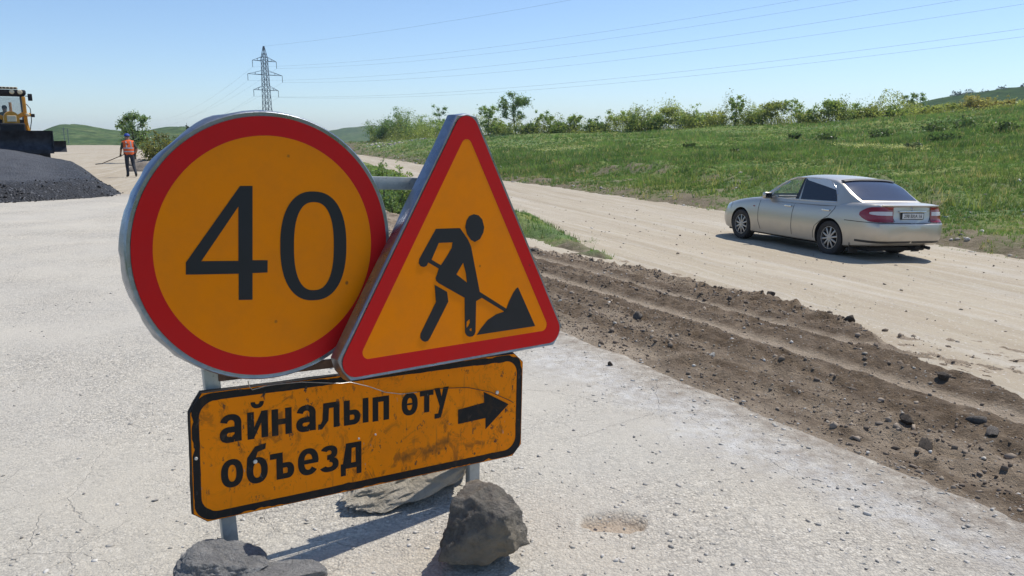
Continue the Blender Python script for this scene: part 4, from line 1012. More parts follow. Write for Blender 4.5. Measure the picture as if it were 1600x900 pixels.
# raycast helper onto the hull
def hit(o_, d_):
    l, nr, i, dd = bvh.ray_cast(Vector(o_), Vector(d_).normalized()); return l, nr
def corner_patch(name, phis, zlo, zhi, sgn, mat, off, cx=-0.62, cy=0.42, nz=10):
    V = []; Fs = []
    for ph in phis:
        a = R(ph); d_ = Vector((-math.cos(a), math.sin(a) * sgn, 0))
        for k in range(nz + 1):
            z = zlo(ph) + (zhi(ph) - zlo(ph)) * k / nz; l, nr = hit((cx, cy * sgn, z), d_)
            if l is None: l = Vector((cx, cy * sgn, z)) + d_ * 0.4; nr = d_
            V.append(l + d_ * off)
    m_ = nz + 1
    for i in range(len(phis) - 1):
        for k in range(nz): Fs.append((i * m_ + k, i * m_ + k + 1, (i + 1) * m_ + k + 1, (i + 1) * m_ + k))
    return MB().add(V, Fs).build(name, mat, car, smooth=60)
for sgn in (1, -1):
    zl = lambda p_: 0.715 + 0.105 * max(0, (p_ - 48) / 32) ** 1.8
    zh = lambda p_: 0.985 - 0.03 * max(0, (p_ - 20) / 90) - 0.095 * max(0, (p_ - 48) / 32) ** 2.0
    tl = corner_patch('tail_light', np.linspace(2, 80, 22), zl, zh, sgn, M_TAIL, 0.010)
    cl = corner_patch('reverse_lens', np.linspace(5, 56, 18), lambda p_: 0.832 + 0.02 * (p_ / 56) ** 6, lambda p_: 0.902 - 0.02 * (p_ / 56) ** 6, sgn, M_TAILW, 0.014, nz=4); cl.parent = tl
    corner_patch('bumper_seam', np.linspace(-40, 118, 36), lambda p_: 0.694, lambda p_: 0.706, sgn, M_BLKPL, 0.003, nz=1)
    corner_patch('lower_valance', np.linspace(-40, 88, 30), lambda p_: 0.335, lambda p_: 0.375, sgn, M_BLKPL, 0.004, nz=2)
def rear_x(y, z):
    l, nr = hit((-2.0, y, z), (1, 0, 0)); return l.x if l is not None else -1.05
# number plate, its recess trim, badge
px_ = rear_x(0, 0.83)
npl = MB().box((px_ - 0.016, 0, 0.825), (0.022, 0.53, 0.125), bev=0.006).build('number_plate', M_BLKPL, car, smooth=40)
MB().box((px_ - 0.029, 0, 0.825), (0.006, 0.49, 0.098), bev=0.002).build('plate_face', M_PLATEW, npl)
tm = text_mesh('298 BXA 16', 0.012); xs3 = [q.co.x for q in tm.vertices]; ys3 = [q.co.y for q in tm.vertices]
for q in tm.vertices:
    q.co = Vector((px_ - 0.0335, 0.21 - (q.co.x - min(xs3)) / (max(xs3) - min(xs3)) * 0.42, 0.795 + (q.co.y - min(ys3)) / (max(ys3) - min(ys3)) * 0.062))
tm.materials.clear(); tm.materials.append(M_BLKPL); tag(obj('plate_lettering', tm, npl), kind='stuff')
MB().box((px_ - 0.012, 0, 0.905), (0.03, 0.62, 0.022), bev=0.006).build('trunk_garnish', M_CHROME, car, smooth=40)
bx_ = rear_x(0, 0.945) - 0.004
MB().lathe([(0.030, -0.004), (0.036, 0.0), (0.030, 0.004), (0.026, 0.0)], (bx_, 0, 0.95), (1, 0, 0.1), 24, close=True).lathe([(0.012, -0.004), (0.016, 0), (0.012, 0.004), (0.009, 0)], (bx_, 0, 0.955), (1, 0, 0.1), 18, close=True).build('trunk_badge', M_CHROME, car, smooth=50)
# trunk lid lip and seams
pts = [(float(rear_x(y, 1.0)) - 0.004, y, 1.008) for y in np.linspace(-0.66, 0.66, 15)]
MB().tube(pts, 0.012, 8).build('trunk_lip', M_PAINT, car, smooth=60)
for sgn in (1, -1):
    MB().tube([(rear_x(0.40 * sgn + 0.12 * sgn * t, 0.72 + 0.27 * t) - 0.001, 0.40 * sgn + 0.12 * sgn * t, 0.72 + 0.27 * t) for t in np.linspace(0, 1, 8)], 0.004, 5).build('trunk_seam', M_BLKPL, car)
def on_side(x, z, sgn, off=0.0):
    l, nr = hit((x, 2 * sgn, z), (0, -sgn, 0)); return Vector((x, (l.y if l is not None else 0.89 * sgn) + off * sgn, z))
for sgn in (1, -1):
    for P in ([(2.10, 0.95), (2.12, 0.70), (2.10, 0.45), (2.02, 0.28)], [(1.03, 0.97), (1.05, 0.70), (1.05, 0.45), (1.03, 0.28)], [(-0.08, 1.0), (-0.08, 0.88), (0.04, 0.74), (0.22, 0.64), (0.38, 0.52), (0.42, 0.40), (0.42, 0.28)]):
        q = []
        for i in range(len(P) - 1):
            for t in np.linspace(0, 1, 5)[:-1]: q.append((P[i][0] + (P[i + 1][0] - P[i][0]) * t, P[i][1] + (P[i + 1][1] - P[i][1]) * t))
        q.append(P[-1])
        MB().tube([on_side(x, z, sgn, -0.001) for x, z in q], 0.0065, 5).build('door_seam', M_BLKPL, car)
    for hx_ in (1.20, 0.12):
        hd_ = MB(); a = on_side(hx_, 0.845, sgn, 0.020); hd_.box(a, (0.20, 0.024, 0.032), bev=0.009); hd_.box(a - Vector((0.07, 0.012 * sgn, 0)), (0.03, 0.03, 0.024)); hd_.box(a + Vector((0.07, -0.012 * sgn, 0)), (0.03, 0.03, 0.024))
        hd_.build('door_handle', M_CHROME, car, smooth=40)
    mr = MB(); a = on_side(1.83, 0.93, sgn, 0.09)
    mr.box(a + Vector((0, 0, 0.085)), (0.11, 0.19, 0.135), bev=0.035); mr.beam(a + Vector((0, -0.02 * sgn, 0.04)), a + Vector((0.03, -0.15 * sgn, 0.03)), 0.05, 0.035)
    mo = mr.build('door_mirror', M_PAINT, car, smooth=50)
    MB().box(a + Vector((-0.058, 0, 0.085)), (0.006, 0.155, 0.10), bev=0.002).build('mirror_glass', M_TINT, mo)
    MB().box(on_side(2.27, 0.76, sgn, 0.004), (0.055, 0.012, 0.022), bev=0.004).build('side_repeater', M_TAIL, car)
    V = []; Fs = []
    for i, a_ in enumerate(np.linspace(10, 84, 12)):
        for k in range(5):
            z = 0.62 + 0.025 * math.sin(R(a_)) + 0.13 * k / 4; l, nr = hit((3.1, 0.3 * sgn, z), (math.cos(R(a_)), sgn * math.sin(R(a_)), 0)); V.append(l + nr * 0.006 if l is not None else (3.2, 0.5 * sgn, z))
    for i in range(11):
        for k in range(4): Fs.append((i * 5 + k, i * 5 + k + 1, (i + 1) * 5 + k + 1, (i + 1) * 5 + k))
    MB().add(V, Fs).build('head_light', M_LAMP, car, smooth=60)
    MB().box((-0.52, 0.76 * sgn, 0.20), (0.012, 0.20, 0.20), bev=0.003).build('mud_flap', M_BLKPL, car)
# under-body, exhaust, antenna fin
MB().box((1.3, 0, 0.20), (4.2, 1.35, 0.08), bev=0.02).build('underbody', M_ARCH, car)
MB().tube([(-0.55, -0.45, 0.24), (-1.02, -0.45, 0.25), (-1.11, -0.45, 0.243)], 0.03, 12).box((-0.75, -0.42, 0.25), (0.4, 0.26, 0.12), bev=0.04).build('exhaust', M_ARCH, car, smooth=40)
# interior seen through the clear glass
sb = MB()
for sy_ in (-0.36, 0.36):
    sb.box((1.15, sy_, 0.72), (0.5, 0.48, 0.14), bev=0.04); sb.box((0.88, sy_, 1.02), (0.14, 0.46, 0.56), Matrix.Rotation(-0.22, 3, 'Y'), 0.05); sb.box((0.80, sy_, 1.33), (0.08, 0.24, 0.13), bev=0.03)
sb.build('seat', M_SEAT, car, smooth=50)
MB().box((1.92, 0, 0.96), (0.32, 1.36, 0.12), bev=0.04).build('dashboard', M_BLKPL, car, smooth=50)
# wheels
def wheel():
    w0 = bpy.data.objects.new('wheel', None); w0.empty_display_size = 0.2; link(w0, car)
    MB().lathe([(0.215, -0.085), (0.25, -0.104), (0.295, -0.106), (0.318, -0.092), (0.325, -0.06), (0.326, 0.0), (0.325, 0.06), (0.318, 0.092), (0.295, 0.106), (0.25, 0.104), (0.215, 0.085)], (0, 0, 0), (0, 1, 0), 40).build('tyre', M_TYRE, w0, smooth=40)
    r_ = MB().lathe([(0.219, -0.09), (0.212, 0.088), (0.205, 0.088), (0.198, 0.06), (0.195, -0.06)], (0, 0, 0), (0, 1, 0), 40)
    for k in range(10):
        a = 2 * math.pi * k / 10; d_ = Vector((math.cos(a), 0, math.sin(a)))
        r_.beam(d_ * 0.04 + Vector((0, 0.075, 0)), d_ * 0.205 + Vector((0, 0.066, 0)), 0.034, 0.022, up=(0, 1, 0), bev=0.005)
    r_.lathe([(0.001, 0.09), (0.045, 0.088), (0.055, 0.078), (0.055, 0.04)], (0, 0, 0), (0, 1, 0), 20)
    rm = r_.build('rim', M_RIM, w0, smooth=35)
    MB().lathe([(0.001, 0.035), (0.20, 0.035)], (0, 0, 0), (0, 1, 0), 24).build('brake_disc', M_ARCH, rm)
    return w0
w0 = wheel(); first = True
for ax in (0.0, 2.72):
    for sgn in (1, -1):
        wh = w0 if first else copy_tree(w0, car); first = False
        wh.location = (ax, sgn * 0.772, 0.326); wh.rotation_euler = (0, 0.3 * ax + 0.2, 0 if sgn > 0 else math.pi)
cy_ = math.atan2(0.94, -0.34); cxw, cyw = 6.83, 14.83
def rz_at(x, y): u_, v_ = to_uv(np.array(x), np.array(y)); return float(road_z(u_, v_))
hd_v = Vector((math.cos(cy_), math.sin(cy_), 0)); lf_v = Vector((-math.sin(cy_), math.cos(cy_), 0))
zc_ = rz_at(cxw, cyw); fx_ = Vector((hd_v.x, hd_v.y, rz_at(cxw + hd_v.x, cyw + hd_v.y) - zc_)).normalized(); ly_ = Vector((lf_v.x, lf_v.y, rz_at(cxw + lf_v.x, cyw + lf_v.y) - zc_)); ly_ = (ly_ - fx_ * ly_.dot(fx_)).normalized()
CM = Matrix((fx_, ly_, fx_.cross(ly_))).transposed().to_4x4(); CM.translation = Vector((cxw, cyw, zc_ - 0.006)); car.matrix_world = CM
# ------------------------------------------------------------------ loose stones
def ico_base(sub):
    bm = bmesh.new(); bmesh.ops.create_icosphere(bm, subdivisions=sub, radius=1.0); bm.verts.ensure_lookup_table()
    V = np.array([q.co[:] for q in bm.verts]); F_ = np.array([[q.index for q in f.verts] for f in bm.faces]); bm.free(); return V, F_
def scatter_stones(name, XYZ, size, mat, seed, flat=0.6, kind='stuff', label=None, cat=None, sink=0.25):
    rs = np.random.RandomState(seed); V0, F0 = ico_base(1); n_ = len(XYZ); k = len(V0)
    base = np.stack([V0 * (1 + 0.36 * rs.normal(size=(k, 1)).clip(-1.5, 1.5)) for _ in range(24)])
    B = base[rs.randint(0, 24, n_)]
    sc = size[:, None, None] * np.stack([rs.uniform(0.75, 1.3, n_), rs.uniform(0.6, 1.0, n_), rs.uniform(0.35, 0.8, n_) * flat / 0.6], -1)[:, None, :]
    B = B * sc; a = rs.uniform(0, 2 * math.pi, n_); ca, sa = np.cos(a)[:, None], np.sin(a)[:, None]
    tx = rs.normal(size=n_)[:, None] * 0.25
    x = B[:, :, 0] * ca - B[:, :, 1] * sa; y = B[:, :, 0] * sa + B[:, :, 1] * ca; z = B[:, :, 2] + tx * B[:, :, 0] * 0.5
    P = np.stack([x + XYZ[:, 0:1], y + XYZ[:, 1:2], z + XYZ[:, 2:3] + size[:, None] * (0.5 - sink) * flat], -1).reshape(-1, 3)
    Fq = (F0[None] + (np.arange(n_) * k)[:, None, None]).reshape(-1, 3)
    tint = np.repeat(rs.uniform(0, 1, n_), k)
    o = obj(name, np_mesh(name, P, Fq, mat, smooth=False, cols=dict(tint=tint)))
    return tag(o, label, cat, kind=kind)
def mat_gravel(name, stops):
    m = NT(name); p = m.pos(); t = m.attr('tint')
    c = m.ramp(t, stops); c = m.mix(m.ramp(m.noise(60, 4, 0.7, p), [(0.3, 0.25), (0.6, 0.0)]), c, (0.12, 0.10, 0.08))
    m.set(Base_Color=c, Roughness=0.9); m.b.inputs['Specular IOR Level'].default_value = 0.2
    return m.mat
M_GRAVEL = mat_gravel('mixed_gravel', [(0.0, (0.14, 0.115, 0.09)), (0.5, (0.26, 0.215, 0.165)), (0.8, (0.40, 0.35, 0.28)), (1.0, (0.66, 0.63, 0.57))])
M_CLOD = mat_gravel('soil_clods', [(0.0, (0.14, 0.108, 0.08)), (0.7, (0.24, 0.188, 0.14)), (1.0, (0.38, 0.31, 0.24))])
M_CHIP = mat_gravel('asphalt_chips', [(0.0, (0.26, 0.25, 0.24)), (0.15, (0.38, 0.36, 0.32)), (0.7, (0.50, 0.465, 0.41)), (1.0, (0.64, 0.61, 0.56))])
rs = np.random.RandomState(3)
def sh_z(X, Y):
    u, v = to_uv(X, Y); z, p_, e = shoulder_z(u, v, X, Y); return z
def in_view(X, Y, m=0.25): return (np.abs(X) < (0.667 + m) * (Y * 0.982 + 0.4)) & (Y > 1.9)
# clods
N = 30000; u = rs.uniform(-4.5, 10, N); v = rs.uniform(0.12, 3.1, N); X, Y = from_uv(u, v)
den = fbm(u * 0.8, v * 1.5, 3, 141); nearr = np.exp(-np.abs(v - 1.41) * 8) + np.exp(-np.abs(v - 2.12) * 8)
k = (den - 0.9 * nearr + rs.uniform(-0.45, 0.45, N) > 0.0) & in_view(X, Y) & (Y < 14); X, Y = X[k], Y[k]
sz = 0.005 + 0.018 * rs.power(0.10, len(X)) + 0.002 * (Y / 8)
sz = np.minimum(sz, 0.026)
scatter_stones('soil_clods', np.stack([X, Y, sh_z(X, Y)], -1), sz, M_CLOD, 5, 0.75, label='dark crumbled clods of soil strewn over the churned shoulder', cat='soil clods')
N = 5200; u = rs.uniform(-4.5, 9, N); v = rs.uniform(-0.1, 3.0, N) ; X, Y = from_uv(u, v); k = in_view(X, Y) & (Y < 13); X, Y = X[k], Y[k]
sz = 0.005 + 0.012 * rs.power(0.22, len(X))
scatter_stones('shoulder_gravel', np.stack([X, Y, sh_z(X, Y)], -1), sz, M_GRAVEL, 6, 0.6, label='mixed small gravel scattered on the dark soil shoulder', cat='gravel')
# chips on the asphalt, denser by its broken edge and round the pothole
N = 8500; Y = 2.05 * (8.0 / 2.05) ** rs.uniform(0, 1, N); X = rs.uniform(-0.72, 0.72, N) * Y; u, v = to_uv(X, Y)
hd_ = np.hypot((X - 0.39) / 1.5, Y - 2.83); dn = 0.30 + 0.35 * fbm(X * 1.2, Y * 1.2, 3, 151) + 0.9 * ss(-0.9, 0.05, v) + 0.6 * np.exp(-hd_ * 5)
k = (v < 0.15) & (rs.uniform(0, 1, N) < dn); X, Y, v = X[k], Y[k], v[k]
sz = 0.0035 + 0.010 * rs.power(0.28, len(X))
scatter_stones('asphalt_chips', np.stack([X, Y, np.full(len(X), 0.0) + 0.010 * fbm(X * 0.6, Y * 0.6, 3, 83)], -1), sz, M_CHIP, 7, 0.45, label='loose pale stone chips lying on the worn asphalt', cat='stone chips')
N = 900; u = rs.uniform(-3, 25, N); v = rs.uniform(2.8, 13, N); X, Y = from_uv(u, v); k = in_view(X, Y); X, Y, u, v = X[k], Y[k], u[k], v[k]
sz = 0.008 + 0.022 * rs.power(0.2, len(X)); scatter_stones('track_pebbles', np.stack([X, Y, road_z(u, v)], -1), sz, M_GRAVEL, 8, 0.55, label='scattered pebbles on the pale detour road', cat='pebbles')
# stones big enough to be told apart
M_ST_PALE = mat_rock('pale_fieldstone', [(0.25, (0.36, 0.34, 0.30)), (0.5, (0.50, 0.48, 0.43)), (0.75, (0.64, 0.62, 0.57))], 30, 0.6)
M_ST_DARK = mat_rock('dark_fieldstone', [(0.25, (0.08, 0.068, 0.056)), (0.5, (0.135, 0.115, 0.095)), (0.75, (0.22, 0.19, 0.16))], 30, 0.6)
M_ST_BRN = mat_rock('brown_clod', [(0.25, (0.06, 0.047, 0.037)), (0.5, (0.10, 0.08, 0.062)), (0.75, (0.17, 0.14, 0.11))], 30, 0.8)
def stone(name, u, v, size, seed, mat, label, cat='stone', z=None):
    X, Y = from_uv(u, v); X = float(X); Y = float(Y); zz = float(sh_z(np.array([X]), np.array([Y]))[0]) if z is None else z
    o = obj(name, rock_mesh(name, size, seed, 7, 3, 0.10, 0.05, mat)); o.location = (X, Y, zz + size[2] * 0.45); o.rotation_euler = (0.1, 0, seed * 1.7)
    return tag(o, label, cat)
stone('pale_stone', -1.05, 0.64, (0.030, 0.024, 0.020), 41, M_ST_PALE, 'pale rounded pebble alone on the brown shoulder, nearest the triangle sign')
stone('earth_clod', -0.55, 2.71, (0.052, 0.045, 0.045), 42, M_ST_BRN, 'dark clod on the far rim of the shoulder below the car', 'clod')
stone('earth_clod', -2.12, 1.60, (0.040, 0.034, 0.036), 43, M_ST_BRN, 'round dark clod beside the deep rut on the right', 'clod')
stone('dark_stone', -2.70, 1.00, (0.045, 0.033, 0.026), 44, M_ST_DARK, 'flat blackish stone right of the rut near the right edge')
stone('dark_stone', -2.86, 0.89, (0.060, 0.036, 0.022), 45, M_ST_DARK, 'wide sharp-edged slate-dark stone at the right edge of the shoulder')
stone('earth_clod', 0.80, 3.16, (0.040, 0.035, 0.036), 46, M_ST_BRN, 'lone dark lump on the tread mark beside the pale road', 'clod')
stone('earth_clod', 0.08, 0.86, (0.050, 0.040, 0.036), 47, M_ST_DARK, 'blackish lump on the shoulder just right of the triangle corner', 'clod')
stone('earth_clod', -0.90, -0.12, (0.017, 0.012, 0.019), 48, M_ST_BRN, 'single tiny dark lump on the grey asphalt beside its edge', 'clod', z=0.0)
stone('earth_clod', -2.75, 0.50, (0.048, 0.04, 0.034), 49, M_ST_BRN, 'brown clod low on the right, nearest the asphalt edge', 'clod')
stone('earth_clod', -2.50, 0.72, (0.042, 0.032, 0.03), 50, M_ST_BRN, 'brown clod between the slate-dark stones and the asphalt edge', 'clod')
stone('dark_stone', 4.5, 2.36, (0.07, 0.05, 0.05), 51, M_ST_DARK, 'black lump in the rut beside the triangle sign, under the grass')

# ------------------------------------------------------------------ foliage
def mat_leaf(name, trans=0.58):
    m = NT(name); c = m.attr('tint', True)
    d = m.new('ShaderNodeBsdfDiffuse'); t = m.new('ShaderNodeBsdfTranslucent'); mx = m.new('ShaderNodeMixShader'); g_ = m.new('ShaderNodeBsdfGlossy')
    m.l.new(c, d.inputs[0])
    tc = m.mix(0.5, c, m.mix(1.0, c, (1.5, 1.45, 0.5), 'MULTIPLY')); m.l.new(tc, t.inputs[0])
    mx.inputs[0].default_value = trans; m.l.new(d.outputs[0], mx.inputs[1]); m.l.new(t.outputs[0], mx.inputs[2])
    m2 = m.new('ShaderNodeMixShader'); m2.inputs[0].default_value = 0.04; g_.inputs['Roughness'].default_value = 0.4
    m.l.new(mx.outputs[0], m2.inputs[1]); m.l.new(g_.outputs[0], m2.inputs[2]); m.l.new(m2.outputs[0], m.out.inputs[0])
    return m.mat
M_LEAF = mat_leaf('leaves'); M_GRASS = mat_leaf('grass_blades', 0.42)
M_BARK = simple('bark', (0.10, 0.085, 0.07), 0.9, 0, 0.3, 6, 0.4, 30)
def leaves_mesh(name, C, size, cols, seed, mat=None):
    rs = np.random.RandomState(seed); n_ = len(C)
    a = rs.normal(size=(n_, 3)); a /= np.linalg.norm(a, axis=1)[:, None]; b_ = rs.normal(size=(n_, 3)); b_ -= (b_ * a).sum(1)[:, None] * a; b_ /= np.linalg.norm(b_, axis=1)[:, None]
    s = (size * rs.uniform(0.6, 1.35, n_))[:, None]
    P = np.stack([C - a * s, C - b_ * s * 0.5, C + a * s, C + b_ * s * 0.5], 1).reshape(-1, 3)
    Fq = np.arange(n_ * 4).reshape(-1, 4); col = np.concatenate([np.repeat(cols, 4, 0), np.ones((n_ * 4, 1))], 1)
    return np_mesh(name, P, Fq, mat or M_LEAF, cols=dict(tint=col))
def tree(name, X, Y, zb, h, wd, kind, col, seed, label, cat='tree', group=None, leaf=0.16, n=1500, dens=1.0):
    rs = np.random.RandomState(seed); root = empty(name, (X, Y, zb), 0, label, cat, group)
    tb = MB(); cl = []                                                  # clump centres (x,y,z,r)
    r0 = 0.020 * h + 0.02
    if kind == 'tree':
        th = h * 0.30; pts = [Vector((0, 0, -0.2))]; lean = rs.normal(size=2) * 0.05
        for i in range(1, 8): pts.append(Vector((lean[0] * h * i / 7 + rs.normal() * 0.012 * h, lean[1] * h * i / 7 + rs.normal() * 0.012 * h, h * 0.9 * i / 7)))
        tb.tube(pts, [r0 * (1.15 - 0.95 * i / 7) for i in range(8)], 7)
        nb = int(26 * dens)
        for i in range(nb):
            t = rs.uniform(0.34, 0.97); p0 = pts[int(t * 7)].lerp(pts[min(7, int(t * 7) + 1)], t * 7 % 1); a = 2.4 * i + rs.normal() * 0.4
            env = math.sin(min(1, max(0.05, (t - 0.22) / 0.80)) * math.pi * 0.86 + 0.25) * wd / 2; L = env * rs.uniform(0.55, 1.08)
            p2 = p0 + Vector((math.cos(a) * L, math.sin(a) * L, rs.uniform(0.10, 0.42) * L + 0.06 * h)); p1 = p0.lerp(p2, 0.5) + Vector((0, 0, -0.05 * L))
            tb.tube([p0, p1, p2], [r0 * 0.42 * (1.1 - t * 0.7), r0 * 0.28 * (1.1 - t * 0.7), r0 * 0.10], 5)
            cl.append((*p2, wd * rs.uniform(0.10, 0.17))); cl.append((*p1.lerp(p2, 0.5), wd * rs.uniform(0.08, 0.13)))
        cl.append((*pts[-1], wd * 0.16))
    elif kind == 'sparse':
        pts = [Vector((0, 0, -0.2))] + [Vector((rs.normal() * 0.015 * h, rs.normal() * 0.015 * h, h * 0.85 * i / 6)) for i in range(1, 7)]
        tb.tube(pts, [r0 * (1.0 - 0.85 * i / 6) for i in range(7)], 6)
        for i in range(int(14 * dens)):
            t = rs.uniform(0.42, 1.0); p0 = pts[int(t * 5.99)]; a = 2.4 * i; L = wd * 0.5 * rs.uniform(0.5, 1.0)
            p2 = p0 + Vector((math.cos(a) * L * 0.8, math.sin(a) * L * 0.8, L * rs.uniform(0.6, 1.2))); tb.tube([p0, p2], [r0 * 0.25, r0 * 0.06], 4); cl.append((*p2, wd * rs.uniform(0.10, 0.17)))
    elif kind == 'column':
        pts = [Vector((0, 0, -0.2)), Vector((0.02 * h, 0, h * 0.5)), Vector((0.03 * h, 0, h * 0.92))]; tb.tube(pts, [r0, r0 * 0.6, r0 * 0.15], 7)
        for i in range(int(30 * dens)):
            t = rs.uniform(0.10, 1.0); a = 2.4 * i; L = wd * 0.42 * (0.35 + math.sin(math.pi * min(1, t * 0.92)) * 0.75) * rs.uniform(0.4, 1)
            p0 = Vector((0.03 * h * t, 0, h * t * 0.85)); p2 = p0 + Vector((math.cos(a) * L, math.sin(a) * L, L * 0.9)); tb.tube([p0, p2], [r0 * 0.2, r0 * 0.05], 4); cl.append((*p2, wd * rs.uniform(0.10, 0.17)))
    else:                                                               # bush: several stems from the base
        ns = int(9 * dens) + 3
        for i in range(ns):
            a = 2.4 * i + rs.normal() * 0.3; rr_ = wd * 0.46 * math.sqrt((i + 0.5) / ns); hh_ = h * (0.62 + 0.38 * rs.uniform()) * (1.0 - 0.45 * (rr_ / (wd * 0.5)) ** 2)
            p2 = Vector((math.cos(a) * rr_, math.sin(a) * rr_, hh_ * 0.88)); p0 = Vector((math.cos(a) * rr_ * 0.35, math.sin(a) * rr_ * 0.35, -0.1)); p1 = p0.lerp(p2, 0.55) + Vector((0, 0, 0.06 * h))
            tb.tube([p0, p1, p2], [r0 * 0.5, r0 * 0.33, r0 * 0.08], 5)
            for t, k in ((0.35, 0.20), (0.58, 0.22), (0.78, 0.20), (0.95, 0.14), (1.06, 0.08)): cl.append((*(p0.lerp(p2, t) + Vector(rs.normal(size=3) * 0.05 * wd)), min(wd, h * 1.2) * k * rs.uniform(0.75, 1.15)))
    cl = np.array(cl); wgt = cl[:, 3] ** 2; idx = rs.choice(len(cl), n, p=wgt / wgt.sum())
    d_ = rs.normal(size=(n, 3)); d_ /= np.linalg.norm(d_, axis=1)[:, None]; rad = np.abs(rs.normal(size=n)) * 0.62 + 0.15
    C = cl[idx, :3] + d_ * (rad * cl[idx, 3])[:, None] * np.array([1, 1, 0.8])
    C = C[C[:, 2] > 0.02]; m_ = len(C); idx = idx[:m_]
    br = (0.85 + 0.35 * rs.uniform(size=len(cl)))[idx] * rs.uniform(0.75, 1.25, m_)
    hue = rs.normal(size=m_) * 0.10
    cols = np.stack([col[0] * br * (1 + hue), col[1] * br, col[2] * br * (1 - hue)], -1).clip(0.005, 0.6)
    tb.build('trunk', M_BARK, root, smooth=60)
    obj('crown', leaves_mesh('crown', C, leaf, cols, seed + 1), root)
    return root
def bear(x, Y): return (x - 800) / 1200 * 0.982 * Y
def top_h(y, Y, zb): return 1.5 + Y * (218 - y) / 1245 - zb
G1, G2, G3, G4, G5 = (0.20, 0.295, 0.09), (0.25, 0.335, 0.105), (0.305, 0.35, 0.115), (0.15, 0.235, 0.09), (0.36, 0.34, 0.14)
RIDGE = [
 (597, 186, 46, 138, 'bush', G4, 'leftmost rounded bush in the hazy clump beyond the far track bend'),
 (622, 171, 44, 140, 'bush', G4, 'tallest pointed willow in the hazy clump left of the triangle tip'),
 (644, 178, 46, 146, 'bush', G1, 'broad willow in the middle of the hazy clump left of the triangle'),
 (672, 184, 44, 138, 'bush', G2, 'yellow-green bush touching the left edge of the triangle sign'),
 (687, 159, 26, 150, 'sparse', G4, 'thin half-bare tree rising just left of the triangle tip'),
 (763, 166, 30, 120, 'column', G1, 'slender upright tree close to the right of the triangle tip'),
 (780, 190, 34, 118, 'bush', G2, 'low pale bush between the slender tree and the tallest tree'),
 (806, 144, 44, 114, 'tree', G4, 'tallest ridge tree with open layered crown and dark trunk'),
 (826, 190, 30, 112, 'bush', G4, 'dark bush at the foot of the tallest ridge tree'),
 (850, 182, 30, 112, 'sparse', G1, 'airy small tree right of the tallest ridge tree'),
 (872, 190, 34, 110, 'bush', G1, 'green bush halfway between tallest tree and grey-trunked saplings'),
 (897, 184, 24, 110, 'column', G2, 'narrow light green sapling in the middle of the ridge'),
 (930, 188, 38, 108, 'bush', G4, 'low dark bush left of the leafy ridge thicket'),
 (962, 186, 30, 107, 'sparse', G2, 'wispy pale sapling before the leafy ridge thicket'),
 (990, 174, 34, 106, 'bush', G2, 'first tall bush of the leafy thicket left of centre ridge'),
 (1018, 176, 34, 105, 'bush', G1, 'second bush of the ridge thicket, darker and level-topped'),
 (1044, 171, 34, 105, 'tree', G3, 'bright green small tree inside the ridge thicket'),
 (1078, 168, 40, 104, 'bush', G2, 'wide bush above the stretch just left of the car'),
 (1112, 172, 36, 103, 'bush', G3, 'yellowish bush left of the tall slender tree above the car'),
 (1147, 147, 24, 102, 'column', G1, 'tall slender tree standing above the bonnet of the car'),
 (1178, 170, 32, 102, 'bush', G2, 'bush right beside the tall slender tree above the car'),
 (1204, 160, 32, 101, 'tree', G3, 'pale green round-topped tree above the car windscreen'),
 (1234, 159, 30, 101, 'sparse', G2, 'airy tree above the car roof, left of the second gap'),
 (1258, 170, 36, 100, 'bush', G1, 'low bush on the crest above the car roof'),
 (1292, 157, 36, 99, 'tree', G2, 'bushy small tree above the rear door of the car'),
 (1324, 163, 40, 99, 'bush', G1, 'wide dense bush above the rear window of the car'),
 (1358, 168, 40, 98, 'bush', G3, 'yellow-green bush above the car boot'),
 (1394, 164, 36, 97, 'bush', G2, 'dense bush left of the two thin leafless-looking trees'),
 (1412, 146, 22, 112, 'sparse', G4, 'left one of the two thin trees above the crest'),
 (1428, 141, 22, 112, 'sparse', G4, 'right one of the two thin trees, with a pale trunk'),
 (1448, 168, 36, 97, 'bush', G3, 'low yellow bush right of the two thin trees'),
 (1484, 168, 34, 96, 'bush', G3, 'small yellowish bush left of the big dry-looking bush'),
 (1522, 150, 44, 96, 'bush', G5, 'big dry yellowish bush on the crest before the wooded hill'),
 (1560, 156, 40, 95, 'bush', G5, 'right-hand dry yellowish bush on the crest at the right edge')]
for i, (x, yt, wpx, Yd, kind, col, lab) in enumerate(RIDGE):
    Yd = Yd + (14 if x < 700 else 0); X = bear(x, Yd); zb = float(field_z(np.array([X]), np.array([Yd]), True)[0]) - 0.05
    h = max(1.2, top_h(yt, Yd, zb)) * (1.2 if kind == 'bush' else 1.0); wd = wpx / 1200 * Yd * (1.35 if kind == 'bush' else 1.1)
    nl = int({'bush': 4200, 'tree': 3600, 'sparse': 1200, 'column': 2600}[kind] * (0.6 + 0.4 * wd / 3.0))
    tree({'bush': 'ridge_bush', 'tree': 'ridge_tree', 'sparse': 'thin_tree', 'column': 'slender_tree'}[kind], X, Yd, zb, h, wd, kind, col, 300 + i * 7, lab, 'bush' if kind == 'bush' else 'tree', 'trees and bushes along the meadow crest', leaf=0.07 + 0.0004 * Yd, n=nl)
